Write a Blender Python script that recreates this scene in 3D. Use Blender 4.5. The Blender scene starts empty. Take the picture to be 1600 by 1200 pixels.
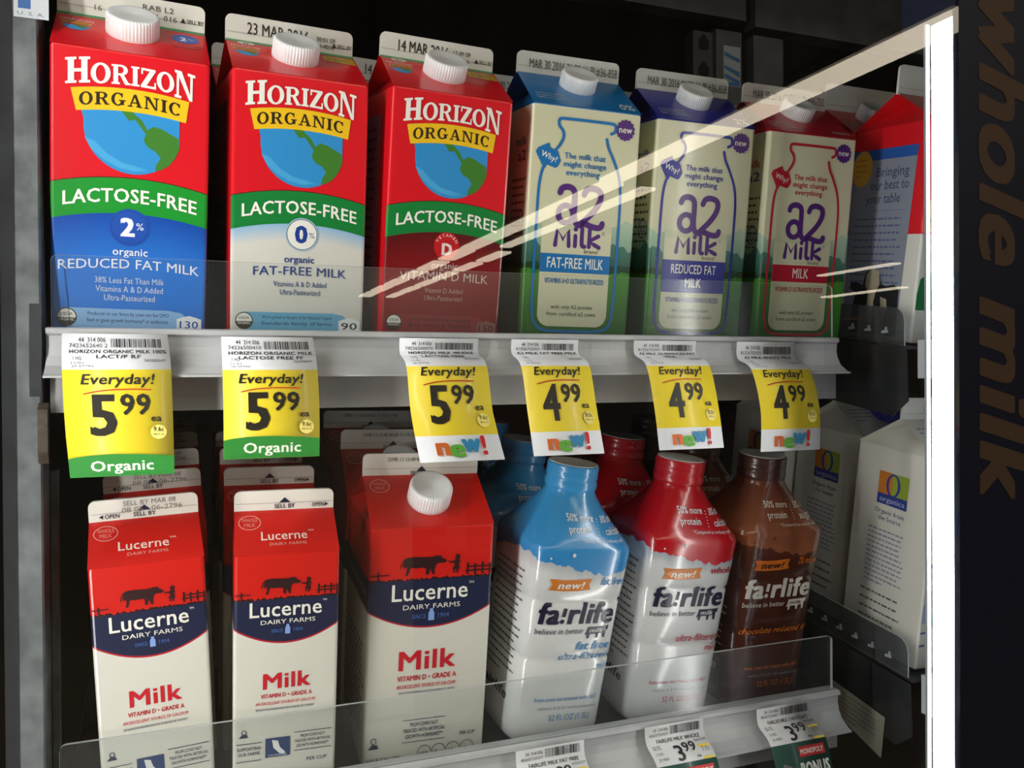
import bpy, math, random
from mathutils import Vector, Matrix, Euler

# ------------------------------------------------------------------ set-up
SC = bpy.context.scene
COL = SC.collection
PI = math.pi
ZC = 1.5                       # camera height above the shop floor; z below is relative to it
def Rd(a): return math.radians(a)

cam_d = bpy.data.cameras.new('camera')
cam_d.sensor_width = 36.0
cam_d.lens = 1345.35 / 1600 * 36.0
cam_d.clip_start = 0.01
cam = bpy.data.objects.new('camera', cam_d)
COL.objects.link(cam)
_R = (Matrix.Rotation(-0.3684, 3, 'Z') @ Matrix.Rotation(-0.0075, 3, 'X') @ Matrix.Rotation(0.0064, 3, 'Y')
      @ Matrix.Rotation(PI / 2, 3, 'X'))
cam.matrix_world = Matrix.Translation((0, 0, ZC)) @ _R.to_4x4()
SC.camera = cam

W = bpy.data.worlds.new('world'); SC.world = W; W.use_nodes = True
W.node_tree.nodes['Background'].inputs[0].default_value = (0.75, 0.78, 0.85, 1)
W.node_tree.nodes['Background'].inputs[1].default_value = 0.02

SC.view_settings.view_transform = 'Standard'
SC.view_settings.look = 'None'
SC.view_settings.exposure = 0.15
SC.view_settings.gamma = 1.0
SC.view_settings.use_curve_mapping = False
LED_LEFT, LED_RIGHT, LED_NEXT, SHOP_LAMP = 54.0, 26.0, 9.0, 7.0

SC.cycles.max_bounces = 10
SC.cycles.transparent_max_bounces = 16
SC.cycles.caustics_reflective = False
SC.cycles.caustics_refractive = False
SC.cycles.sample_clamp_indirect = 6.0

# ------------------------------------------------------------------ materials
def lin(h):
    h = h.lstrip('#')
    o = []
    for i in (0, 2, 4):
        c = int(h[i:i + 2], 16) / 255
        o.append(c / 12.92 if c <= 0.04045 else ((c + 0.055) / 1.055) ** 2.4)
    return (*o, 1.0)

_mats = {}
def mat(h, rough=0.45, metal=0.0, coat=0.0, spec=0.4, name=None):
    k = (h, rough, metal, coat, spec)
    if k in _mats: return _mats[k]
    m = bpy.data.materials.new(name or 'paint_' + h.strip('#'))
    m.use_nodes = True
    b = m.node_tree.nodes['Principled BSDF']
    b.inputs['Base Color'].default_value = lin(h)
    b.inputs['Roughness'].default_value = rough
    b.inputs['Metallic'].default_value = metal
    b.inputs['Coat Weight'].default_value = coat
    b.inputs['Coat Roughness'].default_value = 0.15
    b.inputs['Specular IOR Level'].default_value = spec
    _mats[k] = m
    return m

def emis(name, colour, strength):
    m = bpy.data.materials.new(name); m.use_nodes = True
    nt = m.node_tree; nt.nodes.clear()
    e = nt.nodes.new('ShaderNodeEmission'); o = nt.nodes.new('ShaderNodeOutputMaterial')
    e.inputs[0].default_value = colour; e.inputs[1].default_value = strength
    nt.links.new(e.outputs[0], o.inputs[0])
    return m

def clear_mat(name, ior=1.5, tint=(1, 1, 1, 1), haze=0.0, haze_col=(0.8, 0.85, 0.85, 1), rough=0.0):
    """thin clear sheet: Fresnel share of reflection, the rest goes straight through, a little haze"""
    m = bpy.data.materials.new(name); m.use_nodes = True
    nt = m.node_tree; nt.nodes.clear(); N = nt.nodes.new; L = nt.links.new
    o = N('ShaderNodeOutputMaterial'); t = N('ShaderNodeBsdfTransparent'); g = N('ShaderNodeBsdfGlossy')
    t.inputs[0].default_value = tint; g.inputs['Roughness'].default_value = rough
    r0 = ((ior - 1) / (ior + 1)) ** 2            # Schlick's form, the same from both sides of the sheet
    lw = N('ShaderNodeLayerWeight'); lw.inputs[0].default_value = 0.5
    pw = N('ShaderNodeMath'); pw.operation = 'POWER'; pw.inputs[1].default_value = 5
    f = N('ShaderNodeMath'); f.operation = 'MULTIPLY_ADD'; f.inputs[1].default_value = 1 - r0; f.inputs[2].default_value = r0
    L(lw.outputs['Facing'], pw.inputs[0]); L(pw.outputs[0], f.inputs[0])
    mx = N('ShaderNodeMixShader'); L(f.outputs[0], mx.inputs[0]); L(t.outputs[0], mx.inputs[1]); L(g.outputs[0], mx.inputs[2])
    last = mx
    if haze > 0:
        d = N('ShaderNodeBsdfDiffuse'); d.inputs[0].default_value = haze_col
        m2 = N('ShaderNodeMixShader')
        tc = N('ShaderNodeTexCoord'); mp = N('ShaderNodeMapping'); mp.inputs['Scale'].default_value = (6, 6, 1.2)
        nz = N('ShaderNodeTexNoise'); nz.inputs['Scale'].default_value = 6
        mu = N('ShaderNodeMath'); mu.operation = 'MULTIPLY'; mu.inputs[1].default_value = haze * 2
        L(tc.outputs['Object'], mp.inputs[0]); L(mp.outputs[0], nz.inputs['Vector']); L(nz.outputs[0], mu.inputs[0])
        L(mu.outputs[0], m2.inputs[0]); L(mx.outputs[0], m2.inputs[1]); L(d.outputs[0], m2.inputs[2]); last = m2
    L(last.outputs[0], o.inputs[0])
    return m

class NM:
    """small helper to write node maths on object coordinates"""
    def __init__(s, name, rough=0.4, coat=0.3, spec=0.4, metal=0.0):
        s.m = bpy.data.materials.new(name); s.m.use_nodes = True
        s.nt = s.m.node_tree
        s.b = s.nt.nodes['Principled BSDF']
        s.b.inputs['Roughness'].default_value = rough
        s.b.inputs['Coat Weight'].default_value = coat
        s.b.inputs['Coat Roughness'].default_value = 0.12
        s.b.inputs['Specular IOR Level'].default_value = spec
        s.b.inputs['Metallic'].default_value = metal
        tc = s.nt.nodes.new('ShaderNodeTexCoord'); s.vec = tc.outputs['Object']
        sp = s.nt.nodes.new('ShaderNodeSeparateXYZ'); s.nt.links.new(s.vec, sp.inputs[0])
        s.x, s.y, s.z = sp.outputs
    def put(s, v, sock):
        if isinstance(v, (int, float)): sock.default_value = v
        elif isinstance(v, (tuple, list)): sock.default_value = v
        else: s.nt.links.new(v, sock)
    def f(s, op, a, b=0.0, c=None):
        n = s.nt.nodes.new('ShaderNodeMath'); n.operation = op
        s.put(a, n.inputs[0]); s.put(b, n.inputs[1])
        if c is not None: s.put(c, n.inputs[2])
        return n.outputs[0]
    def add(s, a, b): return s.f('ADD', a, b)
    def mul(s, a, b): return s.f('MULTIPLY', a, b)
    def gt(s, a, b): return s.f('GREATER_THAN', a, b)
    def mix(s, fac, a, b):
        n = s.nt.nodes.new('ShaderNodeMix'); n.data_type = 'RGBA'
        s.put(fac, n.inputs[0]); s.put(a, n.inputs[6]); s.put(b, n.inputs[7])
        return n.outputs[2]
    def step(s, v, lo, hi, c_lo, c_hi):
        """smooth blend of colours while v runs lo..hi"""
        n = s.nt.nodes.new('ShaderNodeMapRange'); n.clamp = True
        s.put(v, n.inputs[0]); n.inputs[1].default_value = lo; n.inputs[2].default_value = hi
        return s.mix(n.outputs[0], c_lo, c_hi)
    def noise(s, scale, detail=3, stretch=None, w=0.0):
        n = s.nt.nodes.new('ShaderNodeTexNoise'); n.inputs['Scale'].default_value = scale; n.inputs['Detail'].default_value = detail
        v = s.vec
        if stretch or w:
            mp = s.nt.nodes.new('ShaderNodeMapping'); mp.inputs['Scale'].default_value = stretch or (1, 1, 1)
            mp.inputs['Location'].default_value = (w, w, w)
            s.nt.links.new(v, mp.inputs[0]); v = mp.outputs[0]
        s.nt.links.new(v, n.inputs['Vector'])
        return n.outputs[0]
    def bump(s, h, strength=0.2, dist=0.002):
        n = s.nt.nodes.new('ShaderNodeBump'); n.inputs['Strength'].default_value = strength; n.inputs['Distance'].default_value = dist
        s.nt.links.new(h, n.inputs['Height']); s.nt.links.new(n.outputs[0], s.b.inputs['Normal'])
    def done(s, colour):
        s.put(colour, s.b.inputs['Base Color']); return s.m

# ------------------------------------------------------------------ mesh helpers
class MB:
    def __init__(s): s.v = []; s.f = []; s.mi = []; s.mats = []; s.smooth = []
    def slot(s, m):
        if m not in s.mats: s.mats.append(m)
        return s.mats.index(m)
    def add(s, vs, fs, m, smooth=False):
        b = len(s.v); k = s.slot(m)
        s.v += [tuple(p) for p in vs]
        for f in fs:
            s.f.append([b + i for i in f]); s.mi.append(k); s.smooth.append(smooth)
        return s
    def box(s, x0, x1, y0, y1, z0, z1, m):
        v = [(x, y, z) for x in (x0, x1) for y in (y0, y1) for z in (z0, z1)]
        return s.add(v, [(0, 1, 3, 2), (4, 6, 7, 5), (0, 4, 5, 1), (2, 3, 7, 6), (0, 2, 6, 4), (1, 5, 7, 3)], m)
    def prism(s, prof, x0, x1, m, axis='x', smooth=False):
        """closed profile [(a,b)..] swept from x0 to x1"""
        n = len(prof)
        def P(t, a, b): return {'x': (t, a, b), 'y': (a, t, b), 'z': (a, b, t)}[axis]
        v = [P(x0, a, b) for a, b in prof] + [P(x1, a, b) for a, b in prof]
        f = [(i, (i + 1) % n, n + (i + 1) % n, n + i) for i in range(n)]
        s.add(v, f, m, smooth)
        b = len(s.v) - 2 * n; k = s.slot(m)
        s.f += [[b + i for i in range(n)][::-1], [b + n + i for i in range(n)]]; s.mi += [k, k]; s.smooth += [False, False]
        return s
    def lathe(s, prof, m, seg=48, c=(0, 0, 0), smooth=True, cap0=True, cap1=True, rib=0.0):
        """profile [(r,z)..] about the z axis"""
        v = []; n = len(prof)
        for r, z in prof:
            for i in range(seg):
                a = 2 * PI * i / seg
                rr = r - (rib if (rib and i % 2 and 0 < z) else 0)
                v.append((c[0] + rr * math.cos(a), c[1] + rr * math.sin(a), c[2] + z))
        f = [(j * seg + i, j * seg + (i + 1) % seg, (j + 1) * seg + (i + 1) % seg, (j + 1) * seg + i) for j in range(n - 1) for i in range(seg)]
        s.add(v, f, m, smooth)
        b = len(s.v) - n * seg; k = s.slot(m)
        if cap0: s.f.append([b + i for i in range(seg)][::-1]); s.mi.append(k); s.smooth.append(False)
        if cap1: s.f.append([b + (n - 1) * seg + i for i in range(seg)]); s.mi.append(k); s.smooth.append(False)
        return s
    def mesh(s, name):
        me = bpy.data.meshes.new(name)
        me.from_pydata(s.v, [], s.f)
        for m in s.mats: me.materials.append(m)
        me.polygons.foreach_set('material_index', s.mi)
        me.polygons.foreach_set('use_smooth', s.smooth)
        me.update()
        return me
    def build(s, name, parent=None, loc=None):
        o = bpy.data.objects.new(name, s.mesh(name)); COL.objects.link(o)
        if parent is not None: o.parent = parent
        if loc: o.location = loc
        return o

def tag(o, label, cat, group=None):
    o['label'] = label; o['category'] = cat
    if group: o['group'] = group
    return o
def empty(name, loc, rot=(0, 0, 0), label=None, cat=None, group=None):
    o = bpy.data.objects.new(name, None); COL.objects.link(o)
    o.empty_display_size = 0.02
    o.matrix_world = Matrix.Translation((loc[0], loc[1], loc[2] + ZC)) @ (Matrix.Rotation(rot[2], 4, 'Z') @ Matrix.Rotation(rot[0], 4, 'X') @ Matrix.Rotation(rot[1], 4, 'Y'))
    if label: tag(o, label, cat, group)
    return o
def struct(mb, name, kind='structure'):
    o = mb.build(name, loc=(0, 0, ZC)); o['kind'] = kind; return o
def single(mb, name, label, cat, group=None):
    return tag(mb.build(name, loc=(0, 0, ZC)), label, cat, group)
def kids(o): return [c for c in bpy.data.objects if c.parent == o]
def copy_tree(o, skip=()):
    r = o.copy(); COL.objects.link(r)
    for c in kids(o):
        if c.name.split('.')[0] in skip: continue
        d = c.copy(); COL.objects.link(d); d.parent = r
        for g in kids(c):
            e = g.copy(); COL.objects.link(e); e.parent = d
    return r

# ------------------------------------------------------------------ print helpers (flat print laid on a surface, millimetres)
_tc = {}
STRIKE = {}
_cur = bpy.data.curves.new('lettering', 'FONT')
_tob = bpy.data.objects.new('lettering', _cur)
def glyphs(t, bold=0.0, shear=0.0, res=2):
    k = (t, bold, shear, res)
    if k not in _tc:
        _cur.body = t; _cur.size = 1; _cur.offset = 0; _cur.shear = shear; _cur.resolution_u = res
        _cur.space_character = 1 + bold * 2.2
        me = bpy.data.meshes.new_from_object(_tob)
        v0 = [(v.co.x, v.co.y) for v in me.vertices]; f0 = [tuple(p.vertices) for p in me.polygons]
        bpy.data.meshes.remove(me)
        if bold <= 0.004: vs, fs = v0, f0
        else:              # heavier weight: the same outline struck several times, slightly apart
            vs = []; fs = []; b = bold
            hits = ((-b, -b * .5), (b, -b * .5), (-b, b * .5), (b, b * .5)) + (((0, 0),) if b > .02 else ())
            STRIKE[(t, bold, shear)] = len(hits)
            for dx, dy in hits:
                n = len(vs); vs += [(x + dx, y + dy) for x, y in v0]; fs += [tuple(n + i for i in f) for f in f0]
        _tc[k] = (vs, fs)
    return _tc[k]

class Sheet:
    def __init__(s, spec=0.4, rough=0.42, coat=0.25): s.it = []; s.lay = 0; s.mp = dict(spec=spec, rough=rough, coat=coat)
    def _put(s, vs, fs, col, step=True):
        s.lay = math.floor(s.lay) + 1 if step else s.lay + .12     # never two print surfaces in one plane
        s.it.append((vs, fs, col, s.lay))
        return s
    def poly(s, pts, col, step=True): return s._put(list(pts), [tuple(range(len(pts)))], col, step)
    def rect(s, u0, u1, v0, v1, col, step=True, warp=None, n=1):
        vs = []; fs = []
        for i in range(n + 1):
            u = u0 + (u1 - u0) * i / n
            for v in (v0, v1): vs.append((u, v + (warp(u) if warp else 0)))
        fs = [(2 * i, 2 * i + 2, 2 * i + 3, 2 * i + 1) for i in range(n)]
        return s._put(vs, fs, col, step)
    def band(s, pts_lo, pts_hi, col):
        n = len(pts_lo)
        return s._put(list(pts_lo) + list(pts_hi), [(i, i + 1, n + i + 1, n + i) for i in range(n - 1)], col)
    def disc(s, u, v, ru, rv, col, n=36, step=True, a0=0, a1=360):
        return s.poly([(u + ru * math.cos(Rd(a0 + (a1 - a0) * i / n)), v + rv * math.sin(Rd(a0 + (a1 - a0) * i / n))) for i in range(n if a1 - a0 == 360 else n + 1)], col, step)
    def ring(s, u, v, ru, rv, w, col, n=40, a0=0, a1=360, step=True, wv=None):
        wv = w if wv is None else wv
        vs = []; m = n if a1 - a0 == 360 else n + 1
        for i in range(m):
            a = Rd(a0 + (a1 - a0) * i / n)
            vs.append((u + ru * math.cos(a), v + rv * math.sin(a))); vs.append((u + (ru - w) * math.cos(a), v + (rv - wv) * math.sin(a)))
        fs = [(2 * i, 2 * ((i + 1) % m), 2 * ((i + 1) % m) + 1, 2 * i + 1) for i in range(n)]
        return s._put(vs, fs, col, step)
    def stroke(s, pts, w, col, step=True, round_=True, smooth=0):
        for _ in range(smooth):      # chaikin
            q = [pts[0]]
            for a, b in zip(pts, pts[1:]):
                q += [(a[0] * .75 + b[0] * .25, a[1] * .75 + b[1] * .25), (a[0] * .25 + b[0] * .75, a[1] * .25 + b[1] * .75)]
            pts = q + [pts[-1]]
        if step: s.lay = math.floor(s.lay) + 1
        L = []; R = []
        for i, p in enumerate(pts):
            a = pts[max(i - 1, 0)]; b = pts[min(i + 1, len(pts) - 1)]
            dx, dy = b[0] - a[0], b[1] - a[1]; l = math.hypot(dx, dy) or 1
            nx, ny = -dy / l * w / 2, dx / l * w / 2
            L.append((p[0] + nx, p[1] + ny)); R.append((p[0] - nx, p[1] - ny))
        n = len(pts)
        s._put(R + L, [(i, i + 1, n + i + 1, n + i) for i in range(n - 1)], col, False)
        if round_:
            for p in (pts[0], pts[-1]): s.disc(p[0], p[1], w / 2, w / 2, col, 12, False)
        return s
    def text(s, t, u0, u1, v, cap, col, bold=0.0, shear=0.0, warp=None, rot=0.0, step=True, lead=1.5, align='fit'):
        """fit text t to the width u0..u1 with its baseline at v and capital height cap"""
        vs, fs = glyphs(t, bold, shear)
        if not vs: return s
        n1 = STRIKE.get((t, bold, shear), 1)
        x0 = min(p[0] for p in vs); x1 = max(p[0] for p in vs)
        sx = (u1 - u0) / max(x1 - x0, 1e-6); sy = cap / 0.70
        q = []
        cr, sr = math.cos(Rd(rot)), math.sin(Rd(rot)); cu = (u0 + u1) / 2
        for x, y in vs:
            a, b = u0 + (x - x0) * sx, y * sy
            if warp: b += warp(a)
            if rot:
                da = a - cu; a, b = cu + da * cr - b * sr, da * sr + b * cr
            q.append((a, v + b))
        m, mf = len(q) // n1, len(fs) // n1
        for i in range(n1): s._put(q[i * m:(i + 1) * m], [tuple(k - i * m for k in f) for f in fs[i * mf:(i + 1) * mf]], col, step and i == 0)
        return s
    def lines(s, ts, u0, u1, v, cap, lead, col, **k):
        """several lines, centred, sharing one scale set by the widest line"""
        ws = []
        for t in ts:
            vs, _ = glyphs(t, k.get('bold', 0.0), k.get('shear', 0.0)); ws.append(max(p[0] for p in vs) - min(p[0] for p in vs))
        m = max(ws); c = (u0 + u1) / 2
        for i, t in enumerate(ts):
            h = (u1 - u0) * ws[i] / m / 2
            s.text(t, c - h, c + h, v - i * lead, cap, col, step=(i == 0), **k)
        return s
    def para(s, u0, u1, v, n, lead, h, col, seed=1):
        """lines of print too small to read: short dashes the length of words"""
        r = random.Random(seed); vs = []; fs = []
        for i in range(n):
            u = u0; e = u1 - r.random() * (u1 - u0) * 0.15
            if i == n - 1: e = u0 + (u1 - u0) * 0.5
            while u < e:
                w = min(r.uniform(1.4, 4.2) * h, e - u); b = len(vs); y = v - i * lead
                vs += [(u, y), (u + w, y), (u + w, y + h), (u, y + h)]; fs.append((b, b + 1, b + 2, b + 3)); u += w + h * 0.8
        return s._put(vs, fs, col)
    def build(s, name, fn, parent, e=.00012, de=.000012):
        """fn(u, v, off) -> 3D point, u and v in metres"""
        its = [i for i in s.it if i[0]]; box = [(min(p[0] for p in i[0]), max(p[0] for p in i[0]), min(p[1] for p in i[0]), max(p[1] for p in i[0])) for i in its]
        grp = list(range(len(its)))
        for i in range(len(its)):          # print areas that lie well apart become parts of their own
            for j in range(i):
                a, b = box[i], box[j]
                if math.hypot(max(0, a[0] - b[1], b[0] - a[1]), max(0, a[2] - b[3], b[2] - a[3])) < 12 and grp[i] != grp[j]:
                    g0, g1 = grp[i], grp[j]; grp = [g1 if g == g0 else g for g in grp]
        out = None
        for g in sorted(set(grp)):
            mb = MB()
            for k, (vs, fs, col, l) in enumerate(its):
                if grp[k] == g: mb.add([fn(u * .001, v * .001, e + de * l) for u, v in vs], fs, mat(col, **s.mp))
            o = mb.build(name, parent); out = out or o
        return out

# slab-serif capitals, drawn as polygons in a unit-high box
def _arc(cx, cy, rx, ry, wx, wy, a0, a1, n=22):
    o = [(cx + rx * math.cos(Rd(a0 + (a1 - a0) * i / n)), cy + ry * math.sin(Rd(a0 + (a1 - a0) * i / n))) for i in range(n + 1)]
    i_ = [(cx + (rx - wx) * math.cos(Rd(a0 + (a1 - a0) * i / n)), cy + (ry - wy) * math.sin(Rd(a0 + (a1 - a0) * i / n))) for i in range(n + 1)]
    return [[o[i], o[i + 1], i_[i + 1], i_[i]] for i in range(n)],
def _r(x0, y0, x1, y1): return [(x0, y0), (x1, y0), (x1, y1), (x0, y1)]
SLAB = {
 'H': (.96, [_r(.1, 0, .34, 1), _r(.62, 0, .86, 1), _r(.3, .43, .66, .56), _r(0, 0, .43, .1), _r(0, .9, .43, 1), _r(.53, 0, .96, .1), _r(.53, .9, .96, 1)]),
 'O': (.9, list(_arc(.45, .5, .45, .52, .23, .11, 0, 360, 36))),
 'R': (.97, [_r(.1, 0, .34, 1), _r(0, 0, .43, .1), _r(0, .9, .5, 1), _r(.3, .46, .5, .56), [(.42, .5), (.62, .52), (.88, .1), (.97, .1), (.97, 0), (.7, 0)]] + list(_arc(.48, .73, .36, .27, .22, .1, -90, 90))),
 'I': (.44, [_r(.1, 0, .34, 1), _r(0, 0, .44, .1), _r(0, .9, .44, 1)]),
 'Z': (.82, [_r(.04, .88, .79, 1), _r(.02, 0, .82, .12), [(.5, .9), (.79, .9), (.31, .1), (.02, .1)], _r(.04, .68, .13, .95), _r(.73, .1, .82, .34)]),
 'N': (1.02, [_r(.1, 0, .22, 1), _r(.78, 0, .9, 1), [(.06, 1), (.34, 1), (.9, 0), (.74, 0)], _r(0, 0, .34, .1), _r(0, .9, .3, 1), _r(.64, .9, 1.02, 1)]),
 'G': (.98, list(_arc(.45, .5, .45, .52, .23, .11, 45, 318, 30)) + [_r(.62, .06, .86, .44), _r(.52, .36, .98, .46), _r(.67, .66, .77, .98)]),
 'A': (1.0, [[(.42, 1), (.58, 1), (.94, 0), (.68, 0)], [(.42, 1), (.52, .86), (.2, 0), (.1, 0)], _r(.25, .28, .74, .38), _r(0, 0, .34, .1), _r(.58, 0, 1.0, .1)]),
 'C': (.86, list(_arc(.45, .5, .45, .52, .23, .11, 42, 318, 30)) + [_r(.67, .66, .77, .98), _r(.67, .06, .73, .22)]),
}
def slab(s, ch, u0, u1, v, h, col, warp=None, step=False):
    w, ps = SLAB[ch]; l0 = s.lay
    for p in ps:
        vs = []; fs = []
        for r in (p if isinstance(p[0], list) else [p]):
            q = []
            for i in range(len(r)):            # subdivide so that the arch bends long bars
                a = r[i]; b = r[(i + 1) % len(r)]
                q += [a, ((a[0] + b[0]) / 2, (a[1] + b[1]) / 2)]
            q = [(u0 + (u1 - u0) * x / w, v + h * y) for x, y in q]
            if warp: q = [(x, y + warp(x)) for x, y in q]
            fs.append(tuple(range(len(vs), len(vs) + len(q)))); vs += q
        s._put(vs, fs, col, step); step = False
    if s.lay > math.floor(l0) + 1: s.lay = math.floor(l0) + .02
def slab_word(s, word, u0, u1, v, h, col, warp=None, gap=.1):
    tot = sum(SLAB[c][0] for c in word) + gap * (len(word) - 1); k = (u1 - u0) / tot; u = u0
    for i, c in enumerate(word):
        w = SLAB[c][0] * k; slab(s, c, u, u + w, v, h, col, warp, i == 0); u += w + gap * k

# ------------------------------------------------------------------ gable-top carton
class Carton:
    """shared meshes and surface maps of one carton size"""
    def __init__(s, Wd, hs, hr, hf):
        s.W = Wd; s.hs, s.hr, s.hf = hs, hr, hf
    def body(s, m, roof=None):
        w = s.W / 2; D = s.W; r = .0022; mb = MB()
        ring = []
        for cx, cy, a0 in ((-w + r, r, 180), (w - r, r, 270), (w - r, D - r, 0), (-w + r, D - r, 90)):
            for i in range(4): ring.append((cx + r * math.cos(Rd(a0 + 30 * i)), cy + r * math.sin(Rd(a0 + 30 * i))))
        n = len(ring); zs = (0, .0015, s.hs * .33, s.hs * .66, s.hs - .0015, s.hs)
        v = []
        for j, z in enumerate(zs):
            k = (0.985, 1, 1.006, 1.006, 1.0, .99)[j]
            v += [(x * k, (y - D / 2) * k + D / 2, z) for x, y in ring]
        f = [(j * n + i, j * n + (i + 1) % n, (j + 1) * n + (i + 1) % n, (j + 1) * n + i) for j in range(len(zs) - 1) for i in range(n)]
        f.append(tuple(range(n))[::-1]); f.append(tuple((len(zs) - 1) * n + i for i in range(n)))
        mb.add(v, f, m)
        # roof: two slopes and the folded-in gussets
        z0 = s.hs; z1 = s.hs + s.hr; t = .0014; e = w * .98; g = .030 * s.W / .095
        A = (-w, 0, z0); B = (w, 0, z0); C_ = (w, D, z0); D_ = (-w, D, z0)
        F0 = (-e, D / 2 - t, z1); F1 = (e, D / 2 - t, z1); K0 = (-e, D / 2 + t, z1); K1 = (e, D / 2 + t, z1)
        IR = (w - g, D / 2, z1 - .0015); IL = (-w + g, D / 2, z1 - .0015)
        v = [A, B, C_, D_, F0, F1, K0, K1, IR, IL]
        f = [(0, 1, 5, 4), (2, 3, 6, 7), (1, 2, 8), (3, 0, 9), (1, 8, 5), (2, 7, 8), (0, 4, 9), (3, 9, 6)]
        mb.add(v, f, roof or m)
        return mb
    def seal(s, m, m2=None):
        """flat white seal standing on the ridge, ends rounded"""
        D = s.W; e = s.W / 2 * .98; z = s.hs + s.hr - .0006; h = s.hf + .0006; r = .0045; t = .0013
        p = [(-e, z), (e, z)]
        for cx, a0 in ((e - r, 0), (-e + r, 90)):
            for i in range(6): p.append((cx + r * math.cos(Rd(a0 + 18 * i)), z + h - r + r * math.sin(Rd(a0 + 18 * i))))
        mb = MB(); n = len(p)
        v = [(x, D / 2 - t, zz) for x, zz in p] + [(x, D / 2 + t, zz) for x, zz in p]
        f = [tuple(range(n)), tuple(range(n, 2 * n))[::-1]] + [(i, n + i, n + (i + 1) % n, (i + 1) % n) for i in range(n)]
        mb.add(v, f, m)
        mb.add([(-e + .001, D / 2 - t - .0003, z + .0055), (e - .001, D / 2 - t - .0003, z + .0055), (e - .001, D / 2 - t - .0003, z + .0062), (-e + .001, D / 2 - t - .0003, z + .0062)], [(0, 1, 2, 3)], mat('#c4c2ba', .6))
        return mb
    def cap(s, v, r=.0165, h=.0165, u=0.0, col='#f2f3f5'):
        """ribbed screw cap square to the front slope; v metres up the slope"""
        mb = MB(); m = mat(col, .38, coat=.2, spec=.5)
        mb.lathe([(r * .98, -.002), (r, 0), (r, .0012)], m, 72, cap0=False, cap1=False)
        mb.lathe([(r, .0012), (r * .995, h * .8), (r * .985, h * .9), (r * .95, h * .97), (r * .88, h)], m, 96, cap0=False, cap1=False, smooth=False, rib=.00035)
        mb.lathe([(r * .885, h * .985), (r * .84, h), (r * .8, h * .985), (.0012, h * .985), (.0006, h * .97)], m, 72, cap0=False)
        al = math.atan2(s.hr, s.W / 2)
        M = Matrix.Translation((u, v * math.cos(al), s.hs + v * math.sin(al))) @ Matrix.Rotation(al, 4, 'X')
        mb.v = [tuple(M @ Vector(p)) for p in mb.v]
        return mb
    def f_front(s, u, v, e): return (u, -e - .0004, v)
    def f_roof(s, u, v, e):
        al = math.atan2(s.hr, s.W / 2 - .0014); return (u, v * math.cos(al) - e * math.sin(al), s.hs + v * math.sin(al) + e * math.cos(al))
    def f_fin(s, u, v, e): return (u, s.W / 2 - .0016 - e, s.hs + s.hr + v)
    def f_left(s, u, v, e): return (-s.W / 2 - e - .0004, s.W / 2 - u, v)
    def f_right(s, u, v, e): return (s.W / 2 + e + .0004, s.W / 2 + u, v)

CRED, CGREEN = '#dc1322', '#128038'
# ------------------------------------------------------------------ 1. red organic cartons
HZ = Carton(.095, .1984, .0286, .0176)
def arch(k): return lambda u: -k * u * u
def horizon_body(low_top, low_bot, blend, green=CGREEN, name='red_carton_board'):
    n = NM(name, .36, .35)
    x2 = n.mul(n.mul(n.x, n.x), 2.8)
    zz = n.add(n.z, x2)
    low = n.step(zz, .0963 - blend, .0963, lin(low_bot), lin(low_top))
    c = n.mix(n.gt(zz, .0963), low, lin(green))
    c = n.mix(n.gt(zz, .1192), c, lin('#5a0a10'))
    c = n.mix(n.gt(zz, .1198), c, lin(CRED))
    front = n.f('LESS_THAN', n.y, .0016)
    c = n.mix(front, lin(CRED), c)
    return n.done(c)

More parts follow.
